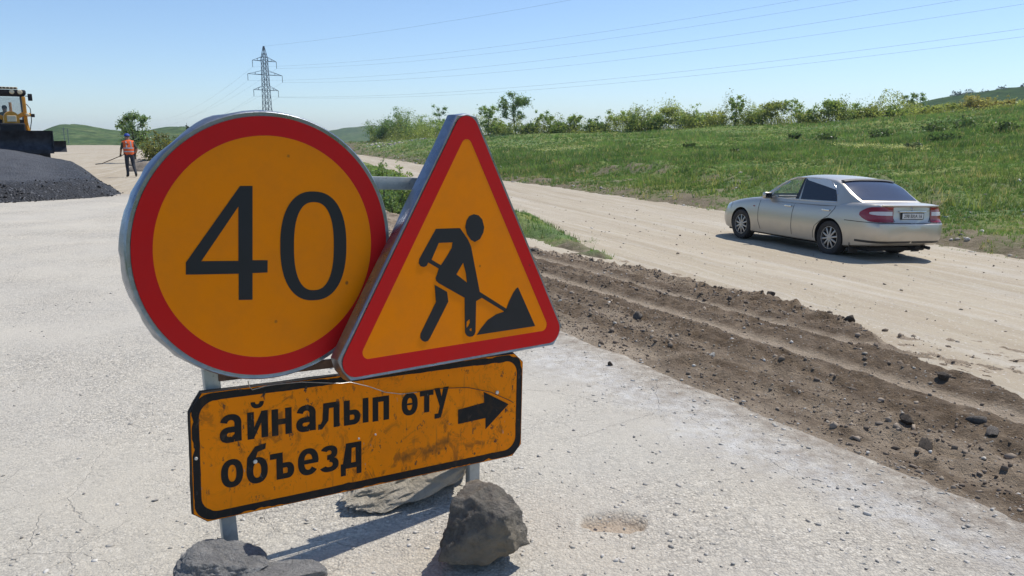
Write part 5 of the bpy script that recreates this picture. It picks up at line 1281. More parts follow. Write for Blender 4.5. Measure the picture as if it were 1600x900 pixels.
# undergrowth that fills the crest between them: one mass
N = 96000; xs4 = rs.uniform(578, 1900, N); Yd = np.interp(xs4, [560, 700, 800, 1000, 1300, 1640], [152, 136, 114, 106, 100, 94]) + rs.normal(size=N) * 2.0
X = bear(xs4, Yd); zb = field_z(X, Yd); lump = np.clip(0.42 + 0.8 * fbm(xs4 / 30, Yd * 0.15, 3, 161), 0.05, 0.85) * np.interp(xs4, [560, 700, 760, 960, 1000, 1380, 1440, 1640], [5.5, 4.2, 2.6, 2.8, 3.9, 3.4, 1.3, 1.2])
C = np.stack([X, Yd, zb + rs.uniform(0, 1, N) ** 1.3 * lump * 1.5], -1); br = (rs.uniform(0.75, 1.25, N) * (0.85 + 0.5 * fbm(xs4 / 12, Yd * 0.3, 2, 163)))[:, None] * np.array([G3])
tag(obj('crest_undergrowth', leaves_mesh('crest_undergrowth', C, 0.10, br, 5)), 'tangled green undergrowth along the meadow crest between the bushes', 'undergrowth', kind='stuff')
# dark pines on the wooded hill, each its own
for i, (x, yt, wpx, lab) in enumerate([(1446, 158, 9, 'dark pine at the lower left end of the wooded hill'), (1466, 154, 10, 'dark pine left of the rounded copse on the wooded hill'), (1488, 143, 20, 'left half of the rounded dark copse on the wooded hill'), (1506, 142, 20, 'right half of the rounded dark copse on the wooded hill'), (1530, 141, 14, 'squat dark pine between copse and the pine pair'), (1552, 137, 10, 'left pine of the close pair on the wooded hill'), (1561, 136, 10, 'right pine of the close pair on the wooded hill'), (1588, 133, 7, 'tiny pine on the skyline near the right edge'), (1598, 131, 8, 'rightmost tiny pine on the skyline of the wooded hill')]):
    Yd = 618; X = bear(x, Yd); zb = 1.5 + Yd * (218 - (yt + 9)) / 1245; tree('hill_pine', X, Yd, zb - 1.0, 7.5, wpx / 1200 * Yd, 'bush', (0.022, 0.042, 0.022), 700 + i, lab, 'tree', 'pines on the wooded hill', leaf=0.6, n=320)
# dark low shrubs on the meadow
def meadow_at(x, y):
    lo, hi = 14.0, 95.0; a = (x - 800) / 1200 * 0.982
    for _ in range(40):
        mid = (lo + hi) / 2; z = float(field_z(np.array([a * mid]), np.array([mid]), False)[0]); yy = 218 - (z - 1.5) / mid * 1245
        if yy > y: lo = mid
        else: hi = mid
    return a * lo, lo, float(field_z(np.array([a * lo]), np.array([lo]))[0])
for i, (x, y, wpx, hpx, lab) in enumerate([(1428, 233, 26, 14, 'grey-green round shrub on the meadow right of the pale flower streak'), (1290, 216, 40, 13, 'low dark shrub on the meadow above the car roof'), (1372, 212, 46, 14, 'low dark shrub on the meadow above the boot'), (1460, 203, 50, 16, 'dark shrub band on the upper meadow near the right edge, left one'), (1508, 200, 54, 18, 'darkest shrub on the upper meadow below the dry bushes'), (1568, 205, 46, 15, 'dark shrub on the upper meadow by the right edge'), (1475, 218, 60, 13, 'wide low shrub under the darkest shrub on the upper meadow'), (1242, 214, 24, 9, 'small dark weed clump left of the one above the roof'), (1150, 241, 20, 8, 'small dark weed clump left of the car bonnet'), (1078, 232, 24, 8, 'small dark weed clump mid-meadow left of the car')]):
    X, Yd, z = meadow_at(x, y); tree('meadow_shrub', X, Yd, z, hpx / 1200 * Yd * 1.1, wpx / 1200 * Yd, 'bush', (0.075, 0.12, 0.04) if i else (0.16, 0.20, 0.12), 800 + i, lab, 'shrub', 'low shrubs on the meadow', leaf=0.085, n=700)
# pale flowering streaks
for i, (x0, x1, y0, y1) in enumerate([(838, 935, 237, 229), (1310, 1402, 225, 232), (1404, 1446, 231, 234)]):
    n_ = 900; C = []
    for q in range(70):
        t = rs.uniform(); X, Yd, z = meadow_at(x0 + (x1 - x0) * t, y0 + (y1 - y0) * t + rs.normal() * 1.3)
        C.append(np.array([X, Yd, z + 0.12]) + rs.normal(size=(14, 3)) * np.array([0.35, 0.35, 0.06]))
    C = np.concatenate(C); br = rs.uniform(0.8, 1.2, len(C))[:, None] * np.array([[0.55, 0.55, 0.27]])
    tag(obj('flower_streak', leaves_mesh('flower_streak', C, 0.05, br, 60 + i, M_GRASS)), ['pale flowering streak on the meadow right of the triangle', 'long pale flowering streak on the meadow above the car', 'short pale flowering streak beside the grey-green shrub'][i], 'flowers', kind='stuff')
# bushes on the island seen between the two signs, and by the worker
for i, (x, yt, wpx, Yd, col, lab) in enumerate([(592, 254, 44, 19.5, G1, 'leafy bush showing between the round sign and the triangle, left one'), (628, 262, 34, 19.0, G2, 'smaller leafy bush just left of the triangle, above the grey rail'), (655, 284, 50, 18.3, G2, 'low leafy bush behind the grey rail and triangle'), (600, 292, 60, 18.0, G4, 'dark low bush under the grey rail beside the round sign')]):
    X = bear(x, Yd); zb = float(island_z(np.array([X]), np.array([Yd]))[0][0]); tree('island_bush', X, Yd, zb, max(0.4, top_h(yt, Yd, zb)) * 1.38, wpx / 1200 * Yd * 1.25, 'bush', col, 900 + i, lab, 'bush', 'bushes on the island between the roads', leaf=0.030, n=3200)
for (x, yt, wpx, Yd, kind, col, lab, nm, n_) in [(209, 177, 50, 52, 'tree', (0.17, 0.25, 0.11), 'leafy roadside tree rising behind the worker', 'roadside_tree', 4200), (250, 198, 66, 47, 'bush', (0.17, 0.18, 0.06), 'olive-green bush right of the worker, beside the round sign', 'roadside_bush', 4500), (292, 187, 9, 62, 'column', (0.05, 0.075, 0.05), 'narrow dark treetop peeping over the round sign', 'narrow_conifer', 500), (282, 212, 50, 49, 'bush', (0.15, 0.17, 0.06), 'second olive bush, cut off by the rim of the round sign', 'roadside_bush', 1500)]:
    tree(nm, bear(x, Yd), Yd, -0.05, top_h(yt, Yd, -0.05), wpx / 1200 * Yd, kind, col, 950 + x, lab, 'bush' if 'bush' in nm else 'tree', leaf=0.075, n=n_)
# soil mounds under those bushes
M_MOUND = mat_rock('pale_heaped_soil', [(0.25, (0.20, 0.165, 0.13)), (0.5, (0.29, 0.245, 0.195)), (0.75, (0.37, 0.315, 0.25))], 3, 0.8)
for i, (x, Yd, r_, hgt) in enumerate([(226, 42, 0.9, 0.35), (248, 39, 1.3, 0.42), (238, 47, 1.4, 0.40)]):
    me = rock_mesh('soil_mound', (r_, r_ * 0.6, hgt), 500 + i, 3, 4, 0.12, 0.06, M_MOUND); o = obj('soil_mound', me); o.location = (bear(x, Yd), Yd, -0.05)
    tag(o, ['low soil mound just right of the worker', 'soil mound beside the round sign below the olive bush', 'soil mound under the olive bush, farthest of the three'][i], 'soil mound')

# ------------------------------------------------------------------ grass
def grass(name, X, Y, Z, hgt, wdt, blades, seed, label, pal, kind='stuff'):
    rs = np.random.RandomState(seed); n_ = len(X); m_ = n_ * blades
    bx = np.repeat(X, blades) + rs.normal(size=m_) * np.repeat(hgt, blades) * 0.35; by = np.repeat(Y, blades) + rs.normal(size=m_) * np.repeat(hgt, blades) * 0.35; bz = np.repeat(Z, blades) - 0.01
    h = np.repeat(hgt, blades) * rs.uniform(0.5, 1.25, m_); w_ = np.repeat(wdt, blades) * rs.uniform(0.6, 1.2, m_); a = rs.uniform(0, 2 * math.pi, m_); ln = rs.uniform(0.1, 0.65, m_) * h; la = rs.uniform(0, 2 * math.pi, m_)
    P0 = np.stack([bx - np.cos(a) * w_, by - np.sin(a) * w_, bz], -1); P1 = np.stack([bx + np.cos(a) * w_, by + np.sin(a) * w_, bz], -1); P2 = np.stack([bx + np.cos(la) * ln, by + np.sin(la) * ln, bz + h], -1)
    P = np.stack([P0, P1, P2], 1).reshape(-1, 3); t = (fbm(X * 0.35, Y * 0.35, 3, seed) * 0.9 + 0.5 + rs.normal(size=n_) * 0.22).clip(0, 1)
    pal = np.array(pal); c = pal[0] * (1 - t)[:, None] + pal[1] * t[:, None]; yel = rs.uniform(size=n_) < 0.15; c[yel] = pal[2]
    c = c * rs.uniform(0.75, 1.25, n_)[:, None]; col = np.repeat(np.concatenate([c, np.ones((n_, 1))], 1), blades * 3, 0)
    o = obj(name, np_mesh(name, P, np.arange(m_ * 3).reshape(-1, 3), M_GRASS, cols=dict(tint=col))); return tag(o, label, 'grass', kind=kind)
PAL = [(0.088, 0.165, 0.04), (0.215, 0.325, 0.095), (0.37, 0.33, 0.17)]
N = 82000; a = rs.uniform(-0.17, 1.05, N); Ye = np.interp(a, EA, EY); Yd = Ye * (np.minimum(62, Ye * 4.0) / Ye) ** rs.uniform(0, 1, N); X = a * Yd; sm_ = soil_mask(X, Yd)
k = (rs.uniform(0, 1, N) > sm_ * 0.93 + 0.02) & (Yd > Ye * 0.99); X, Yd = X[k], Yd[k]; pch = 0.55 + 0.75 * np.maximum(0, fbm(X * 0.5, Yd * 0.5, 3, 171) + 0.25)
grass('verge_grass', X, Yd, field_z(X, Yd), (0.07 + 0.0018 * Yd) * pch, 0.0045 + 0.00040 * Yd, 5, 11, 'short green grass on the bank beyond the detour road', PAL)
N = 40000; a = rs.uniform(-0.22, 1.05, N); Yr = np.interp(a, RA, RD); Yd = 45 * (Yr * 1.02 / 45) ** rs.uniform(0, 1, N); X = a * Yd
k = (np.interp(a, EA, EY) < Yd); X, Yd = X[k], Yd[k]; pch = 0.5 + 1.9 * np.maximum(0, fbm(X * 0.22, Yd * 0.22, 3, 172) + 0.12)
grass('meadow_grass', X, Yd, field_z(X, Yd), 0.20 * pch + 0.05, 0.022 + 0.0002 * Yd, 5, 12, 'rough meadow grass up the slope to the crest', PAL)
N = 34000; u = rs.uniform(3.5, 55, N); v = rs.uniform(2.6, 17, N); X, Yd = from_uv(u, v); z, di = island_z(X, Yd)
k = (di > 0.25) & (rs.uniform(size=N) > 0.25 + 0.9 * ss(0.15, 0.45, fbm(X * 0.9, Yd * 0.9, 4, 114))); X, Yd, z = X[k], Yd[k], z[k]
grass('island_grass', X, Yd, z, 0.06 + 0.08 * np.maximum(0, fbm(X * 1.5, Yd * 1.5, 2, 173) + 0.5), np.full(len(X), 0.008), 6, 13, 'bright grass on the island between asphalt and detour', PAL)
N = 2600; a = rs.uniform(-0.15, 1.0, N); Ye = np.interp(a, EA, EY); Yd = Ye + 0.8 + rs.uniform(0, 1, N) ** 1.4 * 34; X = a * Yd
k = (fbm(X * 0.28, Yd * 0.28, 3, 191) > 0.02) & (rs.uniform(size=N) > soil_mask(X, Yd) * 0.6); X, Yd = X[k], Yd[k]
grass('tall_weeds', X, Yd, field_z(X, Yd), 0.20 + 0.26 * rs.uniform(size=len(X)), 0.010 + 0.0003 * Yd, 11, 14, 'taller uneven weeds standing out of the bank grass', [(0.08, 0.14, 0.045), (0.26, 0.31, 0.09), (0.42, 0.38, 0.18)])
# rubble and pale stones on the far bank
N = 360; a = rs.uniform(-0.165, 0.70, N); Ye = np.interp(a, EA, EY); Yd = Ye + rs.uniform(0.02, 1, N) ** 2 * 14; X = a * Yd
sz = (0.02 + 0.09 * rs.power(0.25, N)) * (0.5 + Yd / 45)
scatter_stones('bank_stones', np.stack([X, Yd, field_z(X, Yd)], -1), sz.clip(0.02, 0.16), mat_gravel('pale_bank_stone', [(0.0, (0.25, 0.22, 0.18)), (0.5, (0.42, 0.39, 0.34)), (1.0, (0.66, 0.64, 0.6))]), 21, 0.6, label='pale stones strewn in the grass of the bank', cat='stones')
N = 420; xs5 = rs.uniform(572, 690, N); Yd = 134 + rs.normal(size=N) * 5; X = bear(xs5, Yd); sz = 0.08 + 0.3 * rs.power(0.25, N)
k = fbm(X * 0.3, Yd * 0.3, 2, 181) > -0.05; X, Yd, sz = X[k], Yd[k], sz[k]
scatter_stones('bank_rubble', np.stack([X, Yd, field_z(X, Yd)], -1), sz.clip(0.08, 0.30), mat_gravel('pale_rubble', [(0.0, (0.3, 0.27, 0.22)), (1.0, (0.62, 0.6, 0.55))]), 22, 0.6, label='pale rubble on the far bank left of the triangle', cat='rubble')
# ------------------------------------------------------------------ heap of fresh asphalt mix
def heap_h(u, v):
    uf = np.interp(v, [-14, -8, -5.2, -3.9, -2.7, -1.5], [15.6, 16.0, 17.0, 17.6, 18.5, 21.5]); vr = -2.55 - 0.065 * (u - 18.5)
    df = u - uf + 0.25 * fbm(u * 0.9, v * 0.9, 3, 401); dr = vr - v + 0.22 * fbm(u * 0.8, v * 0.8, 3, 402)
    top = 0.44 + 0.88 * ss(0.5, 10.5, df) - 0.98 * ss(29.0, 31.6, u) + 0.05 * fbm(u * 0.6, v * 0.6, 3, 403)
    side = dr * 0.78; side = np.where(dr > 0.9, 0.702 + 0.25 * (dr - 0.9), side)      # a shelf along the right flank
    A = np.stack([df * 0.47, side, top]); k = 9.0; h = -np.log(np.exp(-k * A).sum(0)) / k
    front = ss(2.4, 0.9, df); h = h + front * (0.05 * fbm(u * 5, v * 5, 3, 404) + 0.02 * fbm(u * 14, v * 14, 2, 405)) + (1 - front) * 0.03 * fbm(u * 3, v * 3, 4, 406)
    smooth_top = ss(1.0, 2.0, df) * ss(0.9, 1.9, dr)
    return h, smooth_top
uu = np.linspace(15, 50, 300); vv = np.linspace(-13, -1.2, 150); U, W_ = np.meshgrid(uu, vv, indexing='ij'); H, ST = heap_h(U, W_); X, Y = from_uv(U, W_)
m = NT('fresh_asphalt_mix'); p = m.pos(); t = m.attr('flat')
n1 = m.noise(16, 6, 0.75, p); c1 = m.ramp(n1, [(0.3, (0.010, 0.010, 0.011)), (0.6, (0.026, 0.026, 0.028)), (0.78, (0.06, 0.06, 0.063))])
c2 = m.ramp(m.noise(3, 6, 0.65, p), [(0.3, (0.045, 0.045, 0.048)), (0.7, (0.085, 0.084, 0.085))])
sp = m.vor(28, p, out='Color'); spk = m.ramp(m.sep(sp, 0), [(0.955, 0.0), (0.965, 0.7)])
c1 = m.mix(spk, c1, (0.22, 0.22, 0.23))
m.set(Base_Color=m.mix(t, c1, c2), Roughness=m.ramp(n1, [(0.3, 0.45), (0.7, 0.8)]), Normal=m.bump(m.math('ADD', n1, m.vor(22, p)), 0.9, 0.06))
nr, na = X.shape; Q = grid_faces(nr, na, H > -0.12)
used = np.unique(Q); mp = np.full(nr * na, -1); mp[used] = np.arange(len(used)); Z = np.maximum(H, -0.08) - 0.01
o = obj('asphalt_heap', np_mesh('asphalt_heap', np.stack([X, Y, Z], -1).reshape(-1, 3)[used], mp[Q], m.mat, smooth=True, cols=dict(flat=ST.ravel()[used])))
tag(o, 'black heap of fresh asphalt mix in front of the road grader', 'asphalt heap')
hu, hv = rs.uniform(16, 24, 1500), rs.uniform(-9, -2.0, 1500); hh_, stt = heap_h(hu, hv); k = (hh_ > -0.1) & (hh_ < 0.45) & (stt < 0.4); hX, hY = from_uv(hu[k], hv[k])
scatter_stones('heap_crumbs', np.stack([hX, hY, np.maximum(hh_[k], 0.0)], -1), 0.015 + 0.03 * rs.power(0.3, k.sum()), mat_gravel('asphalt_crumbs', [(0, (0.012, 0.012, 0.013)), (0.8, (0.03, 0.03, 0.032)), (1, (0.10, 0.10, 0.10))]), 31, 0.7, label='black crumbs rolled off the asphalt heap', cat='asphalt crumbs')

# ------------------------------------------------------------------ people
def person_body(name, J, B, mats, classify, parent):
    """J: joint name -> (pos, radius); B: list of (a, b, label).  One continuous skinned surface."""
    names = list(J); idx = {k: i for i, k in enumerate(names)}
    me = bpy.data.meshes.new(name); me.from_pydata([J[k][0] for k in names], [(idx[a], idx[b_]) for a, b_, _ in B], []); me.update()
    o = bpy.data.objects.new(name, me); COL.objects.link(o)
    o.modifiers.new('skin', 'SKIN'); o.modifiers.new('sub', 'SUBSURF').levels = 2
    o.modifiers['sub'].render_levels = 2; o.modifiers['skin'].use_smooth_shade = True
    for i, k in enumerate(names):
        r_ = J[k][1]; q = me.skin_vertices[0].data[i]; q.radius = (r_, r_) if not hasattr(r_, '__len__') else r_; q.use_root = (i == 0)
    bpy.context.view_layer.update()
    m2 = bpy.data.meshes.new_from_object(o.evaluated_get(bpy.context.evaluated_depsgraph_get())); bpy.data.objects.remove(o)
    m2.name = name; m2.materials.clear()
    for q in mats: m2.materials.append(q)
    seg = [(np.array(J[a][0]), np.array(J[b_][0]), np.max(J[a][1]), np.max(J[b_][1]), l) for a, b_, l in B]
    cen = np.array([f.center[:] for f in m2.polygons]); best = np.full(len(cen), 1e9); lab = np.zeros(len(cen), int); labs = [s_[4] for s_ in seg]
    for i, (a, b_, ra, rb, l) in enumerate(seg):
        d_ = b_ - a; t = np.clip(((cen - a) @ d_) / (d_ @ d_ + 1e-9), 0, 1); ds_ = np.linalg.norm(cen - (a + t[:, None] * d_), axis=1) / (ra + (rb - ra) * t)
        k = ds_ < best; best[k] = ds_[k]; lab[k] = i
    L = np.array([labs[i] for i in lab]); m2.polygons.foreach_set('material_index', np.array([classify(l, c) for l, c in zip(L, cen)], np.int32)); m2.update()
    return obj(name, m2, parent), L, cen
def shell(name, src, keep, off, mat, parent):
    me = src.data; nv = [v.normal.copy() for v in me.vertices]; mp = {}; V = []; Fs = []
    for f, k in zip(me.polygons, keep):
        if not k: continue
        q = []
        for i in f.vertices:
            if i not in mp: mp[i] = len(V); V.append(me.vertices[i].co + nv[i] * off)
            q.append(mp[i])
        Fs.append(q)
    m2 = bpy.data.meshes.new(name); m2.from_pydata([tuple(q) for q in V], [], Fs); m2.materials.append(mat)
    m2.polygons.foreach_set('use_smooth', np.ones(len(m2.polygons), bool)); m2.update()
    return obj(name, m2, parent)
M_SKIN = simple('tanned_skin', (0.34, 0.19, 0.12), 0.55); M_TROUS = simple('dark_trousers', (0.028, 0.032, 0.042), 0.85, 0, 0.25, 12, 0.3, 30)
M_SHIRT = simple('dark_green_shirt', (0.045, 0.055, 0.04), 0.85); M_BOOT = simple('black_boots', (0.015, 0.014, 0.014), 0.6); M_GLOVE = simple('black_glove', (0.015, 0.015, 0.017), 0.8)
M_VEST = simple('orange_vest', (0.80, 0.12, 0.015), 0.7, 0, 0.12, 9, 0.4, 14); M_STRIPE = simple('silver_reflective_tape', (0.42, 0.43, 0.43), 0.35, 0.2); M_CAPB = simple('blue_cap', (0.02, 0.06, 0.32), 0.6)
def hand(J, B, pre, wrist, palm, dirv, side, curl, lab, r=0.009):
    dv = Vector(dirv).normalized(); sd = Vector(side).normalized(); up = dv.cross(sd)
    for k, (off, ln) in enumerate(((-0.030, 0.075), (-0.010, 0.085), (0.010, 0.080), (0.030, 0.062))):
        a = Vector(palm) + sd * off + dv * 0.035; b_ = a + dv * ln * 0.55; c = b_ + (dv * (1 - curl) + up * curl).normalized() * ln * 0.5
        for q, nm in ((a, 'a'), (b_, 'b'), (c, 'c')): J[f'{pre}{k}{nm}'] = (tuple(q), r)
        B += [(pre + 'palm', f'{pre}{k}a', lab), (f'{pre}{k}a', f'{pre}{k}b', lab), (f'{pre}{k}b', f'{pre}{k}c', lab)]
    a = Vector(palm) - sd * 0.04 - dv * 0.005; b_ = a + (dv * 0.6 - sd * 0.5 + up * 0.4).normalized() * 0.035; J[pre + 'ta'] = (tuple(a), r); J[pre + 'tb'] = (tuple(b_), r); B += [(pre + 'palm', pre + 'ta', lab), (pre + 'ta', pre + 'tb', lab)]
J = dict(pelvis=((0, 0, 0.96), (0.175, 0.135)), belly=((0.03, 0, 1.10), (0.175, 0.145)), chest=((0.055, 0, 1.32), (0.185, 0.14)), neck=((0.085, 0, 1.485), 0.058), headb=((0.10, 0, 1.575), 0.083), headt=((0.115, 0, 1.68), 0.092), nose=((0.205, 0, 1.605), 0.016),
 earl=((0.10, 0.085, 1.61), 0.016), earr=((0.10, -0.085, 1.61), 0.016),
 shl=((0.055, 0.175, 1.41), 0.068), ell=((0.08, 0.265, 1.15), 0.050), wrl=((0.23, 0.275, 0.955), 0.034), Lpalm=((0.275, 0.275, 0.90), 0.036),
 shr=((0.055, -0.175, 1.41), 0.068), elr=((-0.06, -0.30, 1.16), 0.050), wrr=((0.13, -0.285, 0.985), 0.034), Rpalm=((0.19, -0.265, 0.955), 0.036),
 hil=((0.0, 0.095, 0.90), 0.105), knl=((0.045, 0.105, 0.50), 0.072), anl=((-0.01, 0.11, 0.11), 0.050), hel=((-0.05, 0.11, 0.05), 0.040), tol=((0.17, 0.13, 0.042), 0.040),
 hir=((-0.01, -0.095, 0.90), 0.105), knr=((-0.06, -0.115, 0.51), 0.072), anr=((-0.30, -0.14, 0.16), 0.050), her=((-0.345, -0.14, 0.11), 0.040), tor=((-0.16, -0.16, 0.045), 0.040))
B = [('pelvis', 'belly', 'torso'), ('belly', 'chest', 'torso'), ('chest', 'neck', 'neck'), ('neck', 'headb', 'head'), ('headb', 'headt', 'head'), ('headb', 'nose', 'head'), ('headb', 'earl', 'head'), ('headb', 'earr', 'head'), ('chest', 'shl', 'torso'), ('shl', 'ell', 'uarm'), ('ell', 'wrl', 'farm'), ('wrl', 'Lpalm', 'glove'), ('chest', 'shr', 'torso'), ('shr', 'elr', 'uarmr'), ('elr', 'wrr', 'farm'), ('wrr', 'Rpalm', 'glove'), ('pelvis', 'hil', 'leg'), ('hil', 'knl', 'leg'), ('knl', 'anl', 'leg'), ('anl', 'hel', 'foot'), ('anl', 'tol', 'foot'), ('pelvis', 'hir', 'leg'), ('hir', 'knr', 'leg'), ('knr', 'anr', 'leg'), ('anr', 'her', 'foot'), ('anr', 'tor', 'foot')]
hand(J, B, 'L', None, J['Lpalm'][0], (0.55, 0.0, -0.75), (0.3, 0.9, 0.1), 0.85, 'glove'); hand(J, B, 'R', None, J['Rpalm'][0], (0.75, 0.2, -0.5), (0.2, -0.9, 0.1), 0.85, 'glove')
face_dir = math.atan2(0.80, -0.60)
wk = empty('person', (-15.67, 31.9, -0.03), face_dir, 'road worker in orange vest and blue cap, seen from behind, holding a shovel', 'person')
cls = {'leg': 1, 'foot': 3, 'torso': 2, 'uarm': 2, 'uarmr': 2, 'farm': 0, 'glove': 4, 'neck': 0, 'head': 0}
def cf(l, c):
    if l == 'torso' and c[2] < 0.97: return 1
    return cls[l]
bd, L, cen = person_body('body', J, B, [M_SKIN, M_TROUS, M_SHIRT, M_BOOT, M_GLOVE], cf, wk)
tor = (L == 'torso') & (cen[:, 2] > 0.93) & (np.abs(cen[:, 1]) < 0.215)
vest = shell('safety_vest', bd, tor, 0.022, M_VEST, wk)
stripe = tor & (((cen[:, 2] > 1.03) & (cen[:, 2] < 1.075)) | ((cen[:, 2] > 1.155) & (cen[:, 2] < 1.20)))
for z0, z1 in ((1.025, 1.07), (1.165, 1.21)):
    V = []; Fs = []; n_ = 28
    for i in range(n_):
        a = 2 * math.pi * i / n_; d_ = Vector((math.cos(a), math.sin(a), 0))
        for z in (z0, z1):
            bv = BVHTree.FromPolygons([v.co[:] for v in vest.data.vertices], [f.vertices[:] for f in vest.data.polygons]) if i == 0 and z == z0 else bv
            o_ = Vector((0.03, 0, z)) + d_ * 0.6; l, nr_, ii, dd = bv.ray_cast(o_, -d_); V.append((l if l is not None else Vector((0.03, 0, z)) + d_ * 0.15) + d_ * 0.004)
    for i in range(n_): Fs.append((2 * i, 2 * ((i + 1) % n_), 2 * ((i + 1) % n_) + 1, 2 * i + 1))
    MB().add(V, Fs).build('reflective_band', M_STRIPE, vest, smooth=60)
for sy_ in (-0.085, 0.085):
    P_ = []
    for z in np.linspace(1.21, 1.46, 8):
        l, nr_, ii, dd = bv.ray_cast(Vector((-0.6, sy_, z)), Vector((1, 0, 0))); P_.append((l if l is not None else Vector((-0.06, sy_, z))) + Vector((-0.005, 0, 0)))
    V = []; 
    for q in P_: V += [q + Vector((0, -0.022, 0)), q + Vector((0, 0.022, 0))]
    MB().add(V, [(2 * i, 2 * i + 1, 2 * i + 3, 2 * i + 2) for i in range(len(P_) - 1)]).build('shoulder_band', M_STRIPE, vest, smooth=60)
hx, hz = 0.112, 1.665
cp = MB().lathe([(0.001, 0.115), (0.05, 0.108), (0.09, 0.08), (0.108, 0.035), (0.112, 0.0)], (hx, 0, hz), (0.08, 0, 1), 20).build('cap', M_CAPB, wk, smooth=60)
V = [(hx + 0.09 + 0.10 * math.cos(a) * 1.0, 0.085 * math.sin(a), hz + 0.0 - 0.01 * math.cos(a)) for a in np.linspace(-math.pi / 2, math.pi / 2, 12)]
MB().add([(x, y, z + 0.006) for x, y, z in V] + [(x, y, z - 0.004) for x, y, z in V], [tuple(range(12)), tuple(range(23, 11, -1))] + [(i, i + 1, 13 + i, 12 + i) for i in range(11)]).build('cap_brim', M_CAPB, cp)
WM = Matrix.Translation((-15.67, 31.9, -0.03)) @ Matrix.Rotation(face_dir, 4, 'Z')
hL = WM @ Vector((0.315, 0.275, 0.865)); hR = WM @ Vector((0.235, -0.262, 0.93))
# shovel, held low and pointing to the worker's left
tip = Vector((hL.x - 0.86, hL.y + 0.12, 0.52)); back = hL + (hL - tip).normalized() * 0.42
shv = empty('shovel', tuple(tip), 0, 'long-handled shovel held by the worker, its blade off the ground', 'shovel')
MB().tube([hL - tip + (hL - tip).normalized() * 0.42, hL - tip, Vector((0, 0, 0))], 0.017, 8).build('handle', simple('worn_wood_handle', (0.16, 0.10, 0.06), 0.7), shv, smooth=60)
dv = (tip - hL).normalized(); sd = dv.cross(Vector((0, 0, 1))).normalized(); up_ = sd.cross(dv)
V = []; Fs = []
for i in range(7):
    t = i / 6; wd_ = 0.105 * (1.0 if t < 0.6 else math.sqrt(max(0.02, 1 - ((t - 0.6) / 0.42) ** 2))); bd_ = (dv * 0.92 + Vector((0, 0, 0.24))).normalized()
    for k in range(7): s_ = -1 + 2 * k / 6; V.append(bd_ * (0.30 * t - 0.02) + sd * wd_ * s_ + up_ * (0.028 * s_ * s_ - 0.02))
for i in range(6):
    for k in range(6): Fs.append((i * 7 + k, i * 7 + k + 1, (i + 1) * 7 + k + 1, (i + 1) * 7 + k))
so = MB().add(V, Fs).build('shovel_blade', simple('dull_steel', (0.12, 0.11, 0.10), 0.5, 0.6), shv, smooth=60); so.modifiers.new('t', 'SOLIDIFY').thickness = 0.004

# ------------------------------------------------------------------ road grader: x forward, y left, z up, origin under the front axle
M_YEL = simple('machine_yellow', (0.58, 0.26, 0.015), 0.45, 0, 0.2, 5); M_BLADE = simple('worn_blade_steel', (0.035, 0.037, 0.045), 0.5, 0.5, 0.5, 5, 0.3, 20)
M_DARKM = simple('dark_machinery', (0.02, 0.02, 0.022), 0.7, 0.2, 0.3); M_CREAM = simple('cream_panel', (0.72, 0.62, 0.42), 0.5); M_LENS = simple('lamp_lens', (0.75, 0.66, 0.45), 0.2)
M_CABGL = mat_glass('cab_glass', (0.16, 0.24, 0.26), 0.03, 0.0, 0.32); M_BEAC = mat_glass('orange_beacon_glass', (0.75, 0.14, 0.02), 0.2)
GZ = 0.34
gr = empty('road_grader', (-19.90, 31.25, GZ), math.atan2(-0.818, 0.575), 'yellow road grader with dark front blade pushing asphalt', 'grader')
def plate_curved(b, x, yc, wd, z0, z1, dep, th=0.03, n_=9, skew=0.0):
    V = []; 
    for k in range(n_ + 1):
        t = k / n_; z = z0 + (z1 - z0) * t; xx = x - dep * math.sin(math.pi * t)
        for s_ in (-1, 1):
            for q in (0, -th): V.append((xx + q + skew * s_, yc + s_ * wd / 2, z))
    Fs = []
    for k in range(n_):
        a = 4 * k; c = a + 4; Fs += [(a, a + 2, c + 2, c), (a + 1, c + 1, c + 3, a + 3), (a, c, c + 1, a + 1), (a + 2, a + 3, c + 3, c + 2)]
    Fs += [(0, 1, 3, 2), (4 * n_, 4 * n_ + 2, 4 * n_ + 3, 4 * n_ + 1)]
    return b.add(V, Fs)
fb = plate_curved(MB(), 1.42, 0, 2.46, 0.68, 1.50, 0.14).build('front_blade', M_BLADE, gr, smooth=40)
MB().box((1.43, 0, 0.69), (0.03, 2.46, 0.14)).build('cutting_edge', M_BLADE, fb)
for s_ in (-1, 1):
    MB().box((1.30, s_ * 1.24, 1.09), (0.30, 0.03, 0.80)).build('blade_end_plate', M_BLADE, fb)
    MB().beam((1.25, s_ * 0.45, 0.95), (0.35, s_ * 0.40, 1.15), 0.14, 0.16).build('push_arm', M_DARKM, gr)
MB().beam((0.0, -0.85, 0.66), (0.0, 0.85, 0.66), 0.22, 0.2).box((0.1, 0, 1.0), (0.5, 0.6, 0.7), bev=0.05).build('front_axle', M_DARKM, gr)
def gwheel(x, y):
    w1 = bpy.data.objects.new('wheel', None); link(w1, gr); w1.location = (x, y, 0.62)
    MB().lathe([(0.30, -0.16), (0.50, -0.19), (0.60, -0.17), (0.62, -0.08), (0.62, 0.08), (0.60, 0.17), (0.50, 0.19), (0.30, 0.16)], (0, 0, 0), (0, 1, 0), 28).build('tyre', M_TYRE, w1, smooth=40)
    MB().lathe([(0.001, -0.10), (0.24, -0.10), (0.31, -0.15), (0.31, 0.15), (0.24, 0.10), (0.001, 0.10)], (0, 0, 0), (0, 1, 0), 20).build('rim', M_YEL, w1, smooth=40)
